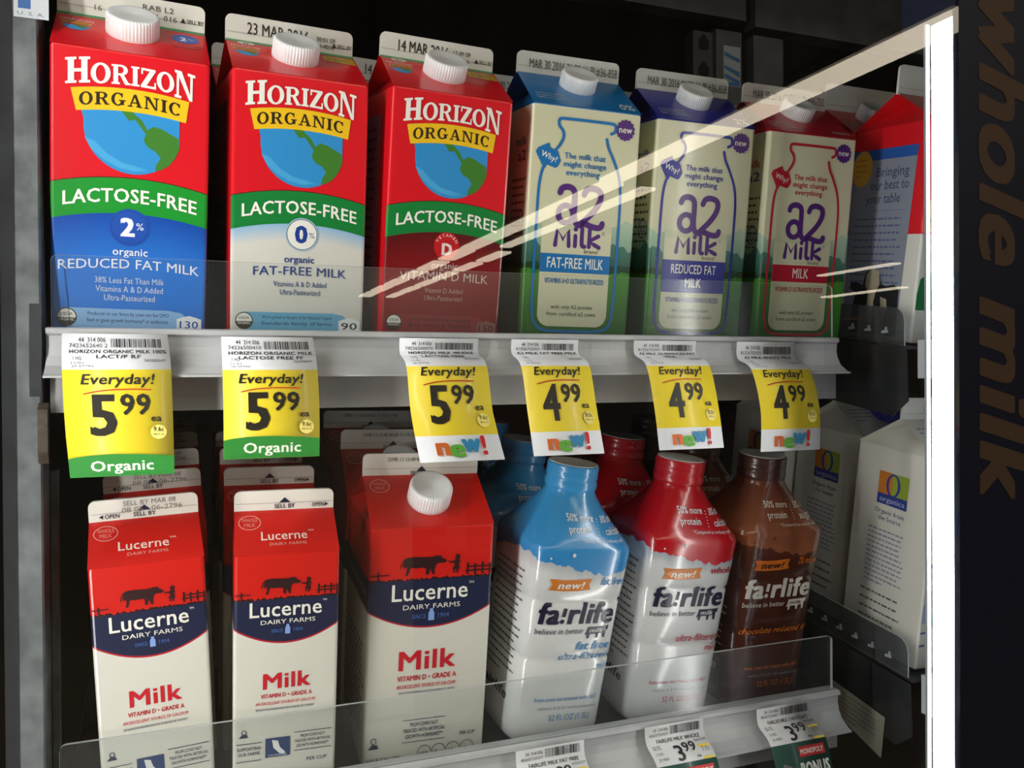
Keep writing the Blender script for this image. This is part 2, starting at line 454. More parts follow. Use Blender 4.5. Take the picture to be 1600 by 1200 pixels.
def horizon_front(kind):
    s = Sheet()
    k = .0028; w = arch(k)
    # globe, clipped to the banner's width
    pts = []
    for i in range(49):
        a = Rd(180 + 180 * i / 48 - 6 + 12 * (i / 48)); pts.append((max(-29.5, min(29, 1 + 29.5 * math.cos(a))), 151 + 29 * math.sin(a)))
    s.poly(pts + [(29, 164), (-31, 164)], '#2f8fd0')
    s.poly([(-28, 143), (-24, 136), (-17, 130), (-8, 125.5), (2, 124), (10, 125.4), (4, 127), (-6, 129), (-15, 134), (-22, 141)], '#49a6dc')
    s.poly([(-8, 163), (-5, 160), (-2, 156), (2, 157), (5, 153), (8, 149), (10, 150), (6, 157), (2, 160), (-1, 164)], '#3f7d2a')
    s.poly([(9, 151), (13, 154), (18, 153), (24, 150), (28.5, 148), (29, 141), (26.5, 135), (23, 130), (18, 126.5), (14, 125.5), (15, 130), (17.5, 134), (14.5, 138), (10, 140), (7, 144)], '#3f7d2a', False)
    # banner
    lo = []; hi = []
    for i in range(17):
        t = i / 16; lo.append((-32.7 + 65.6 * t, 161.7 + w(-32.7 + 65.6 * t))); hi.append((-35.8 + 70.5 * t, 175.9 + w(-35.8 + 70.5 * t)))
    s.band(lo, hi, '#f2c21c')
    slab_word(s, 'ORGANIC', -31, 29.8, 164.9, 8.0, '#2b2012', w, .12)
    # word above the banner
    wh = '#f3efe8'
    slab(s, 'H', -38.8, -24.6, 178.4, 15.9, wh, w, True)
    for ch, a, b, v0, h in (('O', -24.3, -12.8, 178.2, 12.4), ('R', -12.3, -1.2, 178.2, 12.2), ('I', -.8, 4.2, 178.2, 12.2), ('Z', 4.8, 14.2, 178.2, 12.2), ('O', 14.6, 25.3, 178.2, 12.4), ('N', 25.5, 38.2, 176.6, 17.4)):
        slab(s, ch, a, b, v0, h, wh, w)
    s.text('LACTOSE-FREE', -40.6, 40.6, 103.6, 8.8, '#f4f4ea', bold=.02, warp=w)
    txt = {'2': '#e9eef8', '0': '#1f3f86', 'D': '#d9b9b6'}[kind]
    if kind == '2':
        s.disc(-.9, 87.2, 12.4, 12.2, '#1a4fae'); s.ring(-.9, 87.2, 11.3, 11.1, .4, '#123a86')
        s.text('2', -6.6, 2.2, 81.7, 11.6, '#f4f6fa', bold=.045); s.text('%', 3, 7.6, 86, 4.6, '#dfe8f8')
        s.lines(['REDUCED FAT MILK'], -43.3, 42.8, 60.2, 6.2, 6, txt, bold=.005, warp=arch(.0014))
        s.lines(['38% Less Fat Than Milk', 'Vitamins A & D Added', 'Ultra-Pasteurized'], -21.8, 20.6, 50.2, 3.9, 5.8, '#cfdcf2', bold=.006)
    elif kind == '0':
        s.disc(1.2, 89, 11.8, 11.8, '#9fc6e0'); s.disc(1.2, 89, 10.7, 10.7, '#f1efe8', step=True); s.ring(1.2, 89, 10.9, 10.9, .45, '#3a3a48')
        s.text('0', -3.9, 5.2, 83.2, 12.0, '#1b3f95', bold=.04); s.text('%', 6.2, 10.2, 86.8, 3.9, '#1b3f95')
        s.lines(['FAT-FREE MILK'], -32.6, 33.8, 60.0, 6.2, 6, txt, bold=.006, warp=arch(.001))
        s.lines(['Vitamins A & D Added', 'Ultra-Pasteurized'], -18.5, 19.5, 51.6, 3.9, 5.8, '#4a5f92', bold=.006)
    else:
        s.disc(.2, 86.2, 10.4, 10.4, '#c8141f')
        s.text('D', -3.6, 4.8, 79.6, 8.6, '#f0e2de', bold=.05)
        for i, c in enumerate('VITAMIN'):
            a = 150 - 20 * i; r_ = 7.6; cu, cv = .2 + r_ * math.cos(Rd(a)), 85.6 + r_ * math.sin(Rd(a))
            s.text(c, cu - (.5 if c == 'I' else 1.1), cu + (.5 if c == 'I' else 1.1), cv, 2.3, '#f0d8d4', rot=a - 90, step=False)
        s.lines(['VITAMIN D MILK'], -35.6, 35.8, 60.0, 6.6, 6, txt, bold=.004, warp=arch(.001))
        s.lines(['Vitamin D Added', 'Ultra-Pasteurized'], -15.5, 15.5, 50.2, 3.9, 5.8, '#c0908e', bold=.004)
    s.text('organic', -11.2, 10.2, 68.9, 5.0, txt, bold=.012)
    bar = {'2': '#8cb8e6', '0': '#6fb0d4', 'D': '#8e2a30'}[kind]
    pts = [(-38, 15), (-38, 33), (24, 33), (32, 31.6), (36, 28), (37, 15)]
    s.poly(pts, bar)
    dk = {'2': '#1c3560', '0': '#1c4a66', 'D': '#4a1014'}[kind]
    l1, l2 = {'2': ('Produced on our farms by cows not fed GMO', 'feed or given growth hormones* or antibiotics.'), '0': ("We're proud to be part of the National Organic", 'Standards family of farms'), 'D': ('DHA for brain health and more organic farms', 'for every family')}[kind]
    s.text(l1, -26, 24, 28.4, 2.5, dk, bold=.008); s.text(l2, -26.5, 24, 24.0, 2.5, dk, bold=.008)
    s.disc(-38.4, 26.7, 5.9, 5.9, '#f0eee6'); s.disc(-38.4, 26.7, 5.9, 5.9, '#3a3528', a0=184, a1=356); s.ring(-38.4, 26.7, 6.1, 6.1, .7, '#3a3528')
    s.text('USDA', -42, -34.8, 27.8, 1.9, '#3a3528', bold=.01); s.text('ORGANIC', -43, -33.8, 24.2, 1.8, '#e8e6dc', bold=.01)
    s.poly([(29, 15), (29, 27.6), (33, 29), (37, 30), (41, 29), (45, 27.6), (45, 15)], '#eef2f6' if kind != 'D' else '#8e5a58')
    s.text({'2': '130', '0': '90', 'D': '150'}[kind], 31, 43, 21.4, 5, {'2': '#1d4fa8', '0': '#35302e', 'D': '#4a1014'}[kind], bold=.01)
    return s
def horizon_roof(kind):
    s = Sheet()
    s.rect(-46.6, 46.6, 49.6, 54.2, '#2f8a4c')
    s.text('HORIZON', -44, -24, 40.5, 3.4, '#e8b0a8', bold=.03, rot=-2); s.rect(-43, -25, 35.2, 38.8, '#d9a520'); s.text('ORGANIC', -42, -26, 35.8, 2.4, '#2b2012', bold=.02)
    s.disc(-34, 33, 8, 8, '#2f8fd0', a0=180, a1=360); s.poly([(-36, 33.5), (-30, 34), (-27, 31), (-30, 28), (-34, 31)], '#3f7d2a')
    if kind == '2':
        s.disc(33, 37.5, 8.8, 7.5, '#1d55b0'); s.text('2', 29.6, 33.8, 34.2, 6, '#f0f2f6', bold=.03); s.text('%', 34.6, 38.4, 36.2, 3, '#b8c8e8')
        s.lines(['Vitamins A & D Added', 'Ultra-Pasteurized'], 22, 44.5, 25.2, 2.5, 4.0, '#4a1014')
    else:
        s.poly([(22, 47.5), (45, 47.5), (46, 36), (22, 38)], '#cfa62a'); s.text('organic', 24.5, 42, 41.2, 4.6, '#5a4a12', bold=.01)
        s.disc(-33, 48.5, 6.2, 3.2, '#c9bdb4'); s.text('0' if kind == '0' else 'D', -35, -31, 46.6, 3.8, '#5a3a38', bold=.02)
        s.text('LACTOSE-FREE', -22, -2, 51.0, 2.0, '#9ab89a')
    return s
def dots_date(s, t, u0, u1, v, cap, col): s.text(t, u0, u1, v, cap, col, bold=.0)
def horizon_fin(kind):
    s = Sheet(); k = '#33312f'
    if kind == '2':
        s.text('RAB L2', 6, 26, 9.6, 3.6, '#66625c'); s.text('16   160U  20:07  016', -24, 28, 4.0, 3.6, '#66625c')
    elif kind == '0':
        s.text('23 MAR 2016', -31.5, 13, 5.2, 8.2, k, bold=.006); s.text('00:01 EP', 19, 33, 7.6, 3.4, k); s.text('36-4016', 19, 32, 3.0, 3.2, k)
    else:
        s.text('14 MAR 2016', -32.5, 8.5, 5.2, 8.2, k, bold=.006); s.text('17:49 EP', 12.5, 27, 8.4, 3.4, k); s.text('36-4016', 12, 26, 3.6, 3.2, k)
    s.poly([(30.2, 4.6), (34, 4.6), (32.1, 8)], k); s.text('SELL BY', 34.6, 45.6, 4.8, 2.8, k, bold=.01)
    return s
def horizon_side(kind):
    s = Sheet()
    c = '#8f9fcb' if kind == 'D' else '#24365e'
    s.rect(-47.2, 21.5, 10, 181, c) if kind != '2' else s.rect(-44, 44, 60, 180, '#2a4aa0')
    s.para(-42, 12, 170, 20, 7.5, 2.2, '#4c5f96' if kind == 'D' else '#5c6f9e', seed=4)
    return s

BOARD = mat('#e8e6dd', .55, spec=.35, name='white_seal_board')
def settle(r, w, d, z):
    """lift a leaning package until its lowest bottom corner touches the sloped deck"""
    up_ = 0
    for x, y in ((-w / 2, 0), (w / 2, 0), (-w / 2, d), (w / 2, d)):
        p = r.matrix_world @ Vector((x, y, 0)); deck = ZC + z - .0225 + (p.y - .6235) * math.tan(TILT)
        up_ = max(up_, deck + .0004 - p.z)
    r.matrix_world = Matrix.Translation((0, 0, up_)) @ r.matrix_world
    return r
ZU, ZL = .0338, -.2808
def make_carton(g, name, label, cat, group, pos, rot, body_m, front=None, roof=None, fin=None, left=None, right=None, cap=None, roof_m=None, seal_m=None):
    r = empty(name, pos, rot, label, cat, group)
    g.body(body_m, roof_m).build('body', r)
    g.seal(seal_m or BOARD).build('top_seal', r)
    if cap: g.cap(**cap).build('screw_cap', r)
    for sh, nm, fn in ((front, 'front_print', g.f_front), (roof, 'roof_print', g.f_roof), (fin, 'date_stamp', g.f_fin), (left, 'side_print', g.f_left), (right, 'side_print', g.f_right)):
        if sh: sh.build(nm, fn, r)
    if pos[0] < .58: settle(r, g.W, g.W, ZU if pos[2] > -.1 else ZL)
    return r

TILT = .1391
def rows_behind(proto, g, n, label, group, skip=('front_print',), gap=.0015, dx=(0,)):
    """the cartons that stand in the same lane behind the first one"""
    ax = Vector((0, math.cos(TILT), math.sin(TILT))); lx = Vector((1, 0, 0))
    words = ['second', 'third', 'fourth', 'fifth', 'sixth']
    out = []
    for i in range(n):
        c = copy_tree(proto, skip)
        off = ax * ((g.W * 1.012 + gap) * (i + 1)) + lx * dx[i % len(dx)]
        c.matrix_world = Matrix.Translation(off) @ proto.matrix_world
        settle(c, g.W, g.W, ZU if proto.matrix_world.translation.z > ZC - .1 else ZL)
        c['label'] = label % words[i]; c['group'] = group
        out.append(c)
    return out

hz = {}
for kind, cols, pos, rot, lab in (
        ('2', ('#1248a8', '#2a78d6', .03, '#1a932f'), (-.0312, .6397), (2.4, 1.309, .9791), 'red organic milk carton with blue lower half and 2% badge'),
        ('0', ('#8fbbe0', '#dcdad2', .012, CGREEN), (.0808, .6431), (4.2503, -.2476, -.069), 'red organic milk carton with white lower half, marked 0% fat-free'),
        ('D', ('#5c0d12', '#861018', .02, CGREEN), (.1895, .6478), (2.6, 1.815, .6393), 'red organic milk carton with maroon lower half, marked vitamin D')):
    bm = horizon_body(cols[0], cols[1], cols[2], cols[3])
    hz[kind] = make_carton(HZ, 'milk_carton', lab, 'milk carton', 'red organic milk cartons on the upper shelf', (*pos, .0149),
        (TILT + Rd(rot[1]), Rd(rot[2]), Rd(rot[0])), bm, horizon_front(kind), horizon_roof(kind), horizon_fin(kind), horizon_side(kind),
        cap=dict(v=.0340, r=.0168, h=.0135))
for kind, lab, n in (('2', '%s carton in the lane behind the red carton with blue lower half', 2), ('0', '%s carton in the lane behind the red carton with white lower half', 2), ('D', '%s carton in the lane behind the red vitamin D carton', 2)):
    rows_behind(hz[kind], HZ, n, lab, 'red organic cartons in the rows behind', dx=((.003, -.002) if kind == '2' else (-.006, .004)))

# ------------------------------------------------------------------ 2. cream cartons with a drawn bottle
A2 = Carton(.095, .2014, .0314, .0172)
def a2_body(acc, name='cream_carton_board'):
    n = NM(name, .36, .35)
    cream = lin('#d9d7b6')
    far = n.noise(20, 4, (1, 1, .05))
    near = n.noise(30, 4, (1, 1, .05), .7)
    z = n.z
    tex = n.noise(220, 5, (1, 1, 2.5)); tz = n.add(z, n.mul(tex, .012))
    c = n.step(z, .086, .112, lin('#86ab94'), lin('#b4cbb2'))
    c = n.mix(n.gt(z, n.add(n.mul(far, .055), .083)), c, cream)
    hills = n.step(tz, .074, .104, lin('#1f4c38'), lin('#4d8274'))
    c = n.mix(n.gt(z, n.add(n.mul(near, .05), .068)), hills, c)
    trees = n.mix(tex, lin('#0d2c16'), lin('#1f5220'))
    c = n.mix(n.gt(tz, .083), trees, c)
    field = n.step(tz, .02, .078, lin('#175016'), lin('#4f9a2a'))
    field = n.mix(n.f('MULTIPLY', n.noise(120, 3, (1, 1, 6)), .8), field, lin('#2a6e1a'))
    c = n.mix(n.gt(tz, .0775), field, c)
    c = n.mix(n.gt(z, A2.hs - .0012), c, lin(acc))
    return n.done(c)
PURP = '#54267a'
def a2_front(kind, acc):
    s = Sheet(); dk = acc
    cr = '#dad8b8'
    # cream panel inside the bottle outline
    pts = [(-34.5, 88)]
    for i in range(9): a = Rd(180 + 90 * i / 8); pts.append((-24.5 + 10 * math.cos(a), 36 + 10 * math.sin(a)))
    for i in range(9): a = Rd(270 + 90 * i / 8); pts.append((17.5 + 10 * math.cos(a), 36 + 10 * math.sin(a)))
    pts += [(27.5, 88), (27.5, 104), (-34.5, 104)]
    s.poly(pts, cr)
    s.poly([(-34.5, 104), (27.5, 104), (27.5, 108), (14, 113), (0, 108), (-12, 114), (-24, 109), (-34.5, 112)], '#cfd2b0')
    # bottle outline
    o1 = [(21.2, 183.2), (24.8, 184.6), (24.8, 190.6), (20.5, 191.3), (-20.5, 191.3), (-25, 190.8), (-25.3, 185.5), (-20.4, 181.5), (-20.2, 175.5), (-24.5, 168.5), (-31, 161.5), (-36.8, 152), (-39.2, 140), (-39.6, 120), (-39.8, 60), (-39.6, 38), (-37, 27), (-30, 22.8), (-20, 22), (14, 22), (24, 22.8), (31, 27), (32.6, 38), (33.2, 60), (33.4, 120), (33, 138), (30.5, 151), (24, 164.5), (19.2, 172), (17.6, 178.6)]
    s.stroke(o1, 2.3, acc, smooth=3)
    s.stroke([(21.2, 183.2), (21.2, 183.0)], 2.3, acc, step=False)
    # arrow-shaped tag
    s.poly([(-43.4, 163.8), (-41.5, 167), (-32.4, 171.4), (-31.2, 167.8), (-24.4, 165.6), (-21.6, 158), (-23.8, 153.6), (-26, 152.2), (-33.4, 154.4), (-34.6, 151.6), (-36.6, 152.2)], acc)
    s.text('Why?', -39.5, -25.2, 158.8, 4.6, '#eeeedd', bold=.01, rot=-18)
    s.text('The milk that', -18.7, 17.6, 160.6, 4.6, dk, bold=.012); s.text('might change', -19, 18.6, 154.2, 4.6, dk, bold=.012, step=False); s.text('everything', -16.6, 13.4, 147.6, 4.6, dk, bold=.012, step=False)
    pts = [(33.6 + (8.1 + (.7 if i % 2 else -.5)) * math.cos(2 * PI * i / 28), 187.3 + (8.1 + (.7 if i % 2 else -.5)) * math.sin(2 * PI * i / 28)) for i in range(28)]
    s.poly(pts, PURP); s.text('new', 27.8, 39.6, 185.2, 5.2, '#f0ecd8', bold=.015)
    # lettering drawn as round-ended strokes
    P = PURP; w = 4.9
    s.stroke([(-20.6, 133.6), (-19.4, 137.4), (-13.4, 139), (-8, 136.4), (-7.4, 130), (-7.6, 118), (-6.4, 110.6), (-2.5, 108.4), (1, 109.4)], w, P, smooth=3)
    s.ring(-14.6, 116.8, 8.9, 9.2, w, P, wv=4.6)
    s.stroke([(.6, 133.4), (2.6, 138.2), (10, 139), (15.8, 136), (15.4, 128.6), (9.6, 119.6), (-2.4, 108.6), (2, 110.6), (10, 107.6), (17.2, 107.4), (18.2, 111)], w, P, smooth=3)
    w = 3.5
    s.stroke([(-22.4, 91.8), (-21, 104.2), (-15.8, 96.4), (-11.2, 104.2), (-10.4, 91.6)], w, P)
    s.stroke([(-4.9, 91.8), (-4.9, 100)], w, P); s.disc(-4.9, 105.4, 2, 2, P, 16, False)
    s.stroke([(.8, 105.8), (.8, 94.4), (1.4, 91.9), (3.6, 91.8)], w, P, smooth=2)
    s.stroke([(7.6, 105.8), (7.6, 91.8)], w, P); s.stroke([(15.6, 100.8), (8, 96.6), (12, 93.8), (16.6, 91.6)], w, P)
    s.ring(19.8, 103, 1.3, 1.3, .3, P, n=14); s.text('brand', 3.6, 15.6, 86.4, 3.2, '#4a4a3a')
    v0, v1 = (70, 85) if kind != '2' else (57.5, 85)
    s.rect(-34.5, 27.5, v0, v1, acc)
    wt = '#eeeee2'
    if kind == '0': s.text('FAT-FREE MILK', -28.5, 21.5, 73.6, 8.6, wt, bold=.012)
    elif kind == '2':
        s.text('REDUCED FAT', -26, 18.5, 73.8, 7.8, wt, bold=.012); s.text('MILK', -11.5, 4.5, 62.0, 8, wt, bold=.012, step=False)
    else: s.text('MILK', -12, 5.2, 73.6, 8.8, wt, bold=.012)
    vv = 61.2 if kind != '2' else 49.2
    s.text('VITAMINS A+D ULTRAPASTEURIZED' if kind != 'R' else 'VITAMIN D ULTRAPASTEURIZED', -29.8, 23, vv, 4.2, dk, bold=.018)
    s.text('with only A2 protein', -23, 14, 40.6, 3.4, '#5b5a4a', bold=.004); s.text('from certified a2 cows', -26.5, 17.5, 34.8, 3.4, '#5b5a4a', bold=.004, step=False)
    return s
def a2_roof(kind):
    s = Sheet(); k = '#dfe3dc'
    t = {'0': '0%', '2': '2%', 'R': 'VITAMIN D'}[kind]
    if kind == 'R': s.text(t, 25, 44, 6, 4.4, k)
    else: s.text(t, 31, 44.2, 5, 9.5, k, bold=.01)
    s.lines(['produced without', 'growth hormones', '*rBST or antibiotics'], -42, -14, 17.5, 2.0, 4.2, k)
    return s
def a2_fin(kind):
    s = Sheet(); s.text({'0': 'MAR 30 2016 21:29 11 PL#36-858', '2': 'MAR 30 2016 06:20 11 PL#36-858', 'R': 'MAR 30 2016 06:20 11 PL#36-750'}[kind], -36, 44.5, 4.4, 7.2, '#63605a', bold=-.008)
    return s
def a2_side(acc):
    s = Sheet()
    s.text('milk', 14, 38, 170, 7, acc, bold=.01); s.text('a2', 20, 38, 158, 8, PURP, bold=.01)
    s.para(10, 42, 142, 9, 6.2, 2.0, '#5a5648', seed=8); s.ring(33, 110, 8, 8, 1, PURP); s.text('a2', 28, 38, 107.5, 5, PURP)
    return s
a2 = {}
for kind, acc, pos, rot, lab in (
        ('0', '#1173b8', (.3055, .6505), (-1.5214, .2003, .7929), 'cream carton with bright blue roof and blue bottle outline, fat-free milk'),
        ('2', '#2a2d96', (.4197, .6511), (-1.433, .054, .4411), 'cream carton with dark violet-blue roof and outline, reduced fat milk'),
        ('R', '#c01a34', (.5312, .6478), (-.6566, -.4262, .1096), 'cream carton with red roof and red bottle outline')):
    rm = mat(acc, .36, coat=.35)
    a2[kind] = make_carton(A2, 'milk_carton', lab, 'milk carton', 'cream milk cartons on the upper shelf', (*pos, .0149),
        (TILT + Rd(rot[1]), Rd(rot[2]), Rd(rot[0])), a2_body(acc), a2_front(kind, acc), a2_roof(kind), a2_fin(kind), a2_side(acc),
        cap=dict(v=.0385, r=.0155, h=.0125, u=.002), roof_m=rm)
    rows_behind(a2[kind], A2, 2, '%s carton in the lane behind the ' + {'0': 'bright blue roofed', '2': 'dark violet-blue roofed', 'R': 'red roofed'}[kind] + ' cream carton', 'cream cartons in the rows behind', dx=(-.004, .003))

# ------------------------------------------------------------------ 3. red, navy and white cartons on the lower shelf
def luc_body(z_navy, z_low, curve, k, name='red_navy_white_board'):
    n = NM(name, .38, .3)
    gr = n.mul(n.noise(500, 4, (1, 1, .1)), .006)
    zt = n.add(n.z, gr)
    x = n.f('ABSOLUTE', n.x)
    zl = n.f('SUBTRACT', n.z, n.mul(n.mul(x, x), curve))
    c = n.mix(n.gt(zl, z_low + .0012), lin('#b01226'), lin('#1a2140'))
    c = n.mix(n.gt(zl, z_low), lin('#d2d0c6'), c)
    c = n.mix(n.gt(zl, z_low - .0006), lin('#d2d0c6'), c)
    c = n.mix(n.gt(n.z, z_navy - .003), c, lin('#2b0f14'))
    c = n.mix(n.gt(zt, z_navy + .0012), c, lin('#c8180f'))
    return n.done(c)
COW = [(0, .12), (.02, .3), (0, .42), (.03, .55), (.06, .62), (.10, .66), (.06, .55), (.07, .4), (.10, .34), (.13, .45), (.15, .3), (.12, 0), (.17, 0), (.20, .2), (.22, .36), (.36, .32), (.5, .34), (.56, .28), (.55, .1), (.57, 0), (.62, 0), (.63, .16), (.66, .26), (.68, .1), (.70, 0), (.745, 0), (.74, .2), (.76, .42), (.8, .5), (.86, .52), (.94, .5), (1.0, .58), (.98, .66), (.9, .72), (.86, .82), (.9, .9), (.84, .84), (.78, .86), (.72, .82), (.6, .8), (.45, .82), (.25, .84), (.12, .8), (.05, .68)]
GIRL = [(.3, 0), (.4, .02), (.42, .22), (.5, .22), (.54, .02), (.66, 0), (.64, .22), (.8, .2), (.66, .5), (.66, .62), (.8, .5), (.84, .54), (.66, .72), (.74, .78), (.76, .92), (.6, 1.0), (.44, .96), (.4, .82), (.46, .74), (.36, .66), (.1, .62), (-.05, .68), (-.02, .56), (.3, .54), (.42, .46), (.2, .2), (.34, .22)]
def luc_print(big):
    s = Sheet(); D = '#2b0f14'; wt = '#e6e4da'; red = '#c3182a'; nv = '#27304e'
    q = 1.0 if big else .735
    zn = 150.3 if big else 153.6
    def poly(P, u, v, w, h): s.poly([(u + x * w, v + y * h) for x, y in P], D, False)
    s.lay += 1
    poly(COW, (-25 if big else -17.5), zn + .8, 36 * q, 17 * q + (0 if big else 1)); poly(GIRL, (13 if big else 9.5), zn + .8, 11 * q, 15 * q)
    f0, f1 = (27, 46.6) if big else (20.5, 34.4)
    for i in range(4):
        u = f0 + (f1 - f0) * i / 3.3; s.rect(u, u + 1.5 * q, zn - 1, zn + (8.5 - (i % 2)) * q, D, False)
    s.rect(f0 - 1, f1, zn + 1.6 * q, zn + 2.8 * q, D, False); s.rect(f0 + 2, f1, zn + 4.6 * q, zn + 5.8 * q, D, False)
    s.rect(-f1, -f1 + 14 * q, zn + 1.6 * q, zn + 2.6 * q, D, False); s.rect(-f1 + 5 * q, -f1 + 6.2 * q, zn - 1, zn + 5 * q, D, False)
    if big: L, dv, sv, ml = (-30.3, 28.6, 131.8, 13), (-21.4, 23, 124.6, 3.8), 117.2, (-23, 21.4, 77, 15.2)
    else: L, dv, sv, ml = (-24.8, 23.4, 138.6, 10.8), (-17.4, 19.2, 133, 3.1), 126.8, (-15.6, 16.6, 85.6, 11.4)
    s.text('Lucerne', L[0], L[1], L[2], L[3], wt, bold=.012); s.text('TM', L[1] + .6, L[1] + 4.6 * q, L[2] + L[3] * .8, 2.0 * q, wt)
    s.text('DAIRY FARMS', dv[0], dv[1], dv[2], dv[3], wt)
    bl = '#4a6cae'; s.text('SINCE', -14 * q, -3.6 * q, sv, 3.4 * q, bl); s.text('1904', 6 * q, 14.5 * q, sv, 3.4 * q, bl)
    s.poly([(-1.6 * q, sv - 2 * q), (3 * q, sv - 2 * q), (3 * q, sv + 4 * q), (2 * q, sv + 5.4 * q), (2 * q, sv + 7.4 * q), (-.6 * q, sv + 7.4 * q), (-.6 * q, sv + 5.4 * q), (-1.6 * q, sv + 4 * q)], '#7f9fdc')
    s.text('Milk', ml[0], ml[1], ml[2], ml[3], red, bold=.022)
    va, vb = (68.4, 62.4) if big else (78.8, 73.8)
    s.text('VITAMIN D \u2022 GRADE A', -23.6 * (1 if big else .72), 22.6 * (1 if big else .78), va, 4.0 * (q + .04), red, bold=.018)
    s.text('AN EXCELLENT SOURCE OF CALCIUM', -24 * (1 if big else .85), 22 * (1 if big else .9), vb, 2.7 * (q + .08), red, bold=.012)
    s.text('SEE NUTRITION INFORMATION FOR SATURATED FAT CONTENT', -22 * (1 if big else .92), 22 * (1 if big else .88), vb - 4.2, 1.6, nv, bold=.01)
    rg = '#e2a49a'
    if not big:
        s.rect(-13.5, 3.2, 34, 48.5, '#28406e'); s.poly([(-9, 47), (-5, 46), (-3.6, 41), (0, 37), (-.6, 35.5), (-4, 36.5), (-8, 41)], '#e2e4e2'); s.text('CALIFORNIA', -11.5, 1.2, 34.6, 1.5, '#c8cfe0')
        for a, b, v in ((-33, -16, 46), (-33, -16, 32.8), (6, 32, 50.5), (6, 32, 36.5)): s.rect(a, b, v, v + .5, nv, False)
        s.lines(['SUPPORTING', 'OUR FARMS'], -32.5, -16.5, 41.2, 2.4, 3.9, nv, bold=.012)
        s.lines(['FROM COWS NOT', 'TREATED WITH ARTIFICIAL', 'GROWTH HORMONES**'], 6.4, 31.5, 46.4, 2.2, 3.6, nv, bold=.012)
        s.text('PER CUP', 15, 29, 28, 2.6, nv, bold=.01)
        s.ring(-28, 55, 1.7, 1.9, .5, nv, n=14); s.poly([(-31.4, 51), (-25.2, 51), (-26.4, 53.4), (-29, 53.8)], nv, False)
    else:
        for v in (36.4, 18.6): s.rect(-18, 16, v, v + .5, nv, False)
        s.lines(['FROM COWS NOT', 'TREATED WITH ARTIFICIAL', 'GROWTH HORMONES**'], -17.4, 15.6, 31.2, 3.0, 4.7, nv, bold=.012)
        s.text('HALF GALLON', -44.8, -19, 5, 4.2, nv); s.text('PER CUP', 28, 40, 19.6, 3.0, nv, bold=.01)
        for i in range(4):
            u = -5.6 + 11.4 * i; s.ring(u + 5.4, 9.4, 5.4, 5.6, .5, nv, a0=0, a1=180, n=16); s.rect(u, u + .5, 2, 9.4, nv, False)
            s.text(('150', '5g', '12g', '8g')[i], u + 2.4, u + 8.4, 6.2, 3.6, nv, bold=.01)
        s.ring(-40, 23, 2.2, 2.6, .6, nv, n=14); s.poly([(-44, 16.6), (-36, 16.6), (-37.2, 20), (-41, 20.4)], nv, False)
    return s
LB = Carton(.095, .1881, .0290, .0173)
LQ = Carton(.070, .1827, .0209, .0142)
def luc_roof(big):
    s = Sheet(); rg = '#dd8f84'
    if big:
        s.ring(-34.9, 43, 7.8, 7.2, .8, rg); s.text('WHOLE', -40.2, -29.6, 43.8, 3.2, rg); s.text('MILK', -38.8, -31, 39.2, 3.2, rg, step=False)
    else:
        s.ring(-24.2, 28.6, 7.6, 6.6, .7, rg); s.text('WHOLE', -29.4, -19, 29.4, 3.2, rg); s.text('MILK', -28, -20.4, 25, 3.2, rg, step=False)
        s.text('Lucerne', -17, 14, 12.6, 7.6, '#e6d6cc', bold=.008); s.text('TM', 14.6, 18.4, 18.6, 1.6, '#e6d6cc'); s.text('DAIRY FARMS', -11.5, 13.2, 7.6, 2.6, '#dd9a90')
    return s
def luc_fin(big, open_left=False):
    s = Sheet(); k = '#23263a'
    if big:
        s.poly([(-4.2, 2.6), (4.2, 2.6), (0, 7)], k); s.text('SELL BY', -9, 9, -.6 + .8, 3, k, bold=.01); s.text('DMR 11 15:40 06-05 11 14:13 1940', -27, 27, 11.0, 3.2, '#4a4844', bold=-.01)
    else:
        s.poly([(-4, 5.4), (4, 5.4), (0, 9.2)], k); s.text('SELL BY', -7, 7, 1.4, 3.1, k, bold=.012)
        if open_left:
            s.text('OPEN', -24.5, -15.6, 1.6, 3.0, k, bold=.012); s.poly([(-28.2, 3.1), (-25.6, 1.6), (-25.6, 4.6)], k); s.text('SELL BY MAR 08', -13, 20, 9.4, 3.4, '#8a8580'); s.text('08 05   06-2796', -14, 24, 4.8, 3.4, '#8a8580')
        else:
            s.text('OPEN', 19, 27.5, 1.6, 3.0, k, bold=.012); s.poly([(30.6, 3.1), (28.2, 1.6), (28.2, 4.6)], k)
    return s
def luc_side(g):
    s = Sheet(); w = g.W * 500
    s.para(-w + 8, w - 6, 92, 13, 6.0, 2.0, '#3a4058', seed=5); s.text('Lucerne', -w + 6, w - 8, 134, 8, '#8a93b0')
    return s
def slope_z(x): return x
lbig = make_carton(LB, 'milk_carton', 'half gallon red, navy and white carton with a white screw cap', 'milk carton', None, (.1735, .6452, -.2996),
    (TILT + Rd(-.8), Rd(1.2), Rd(-1.2)), luc_body(.1503, .1095, 6.4, 1), luc_print(True), luc_roof(True), luc_fin(True), luc_side(LB), cap=dict(v=.0282, r=.0168, h=.0155, u=.001))
rows_behind(lbig, LB, 2, '%s carton in the lane behind the capped half gallon carton', 'half gallon cartons in the rows behind')
l1 = make_carton(LQ, 'milk_carton', 'leftmost narrow red, navy and white carton without cap, leaning left', 'milk carton', 'narrow whole milk cartons at the front', (-.0135, .6305, -.2996),
    (TILT + Rd(-.35), Rd(-2.56), Rd(2.48)), luc_body(.1536, .1183, 9.8, 1), luc_print(False), luc_roof(False), luc_fin(False, True), luc_side(LQ), luc_side(LQ))
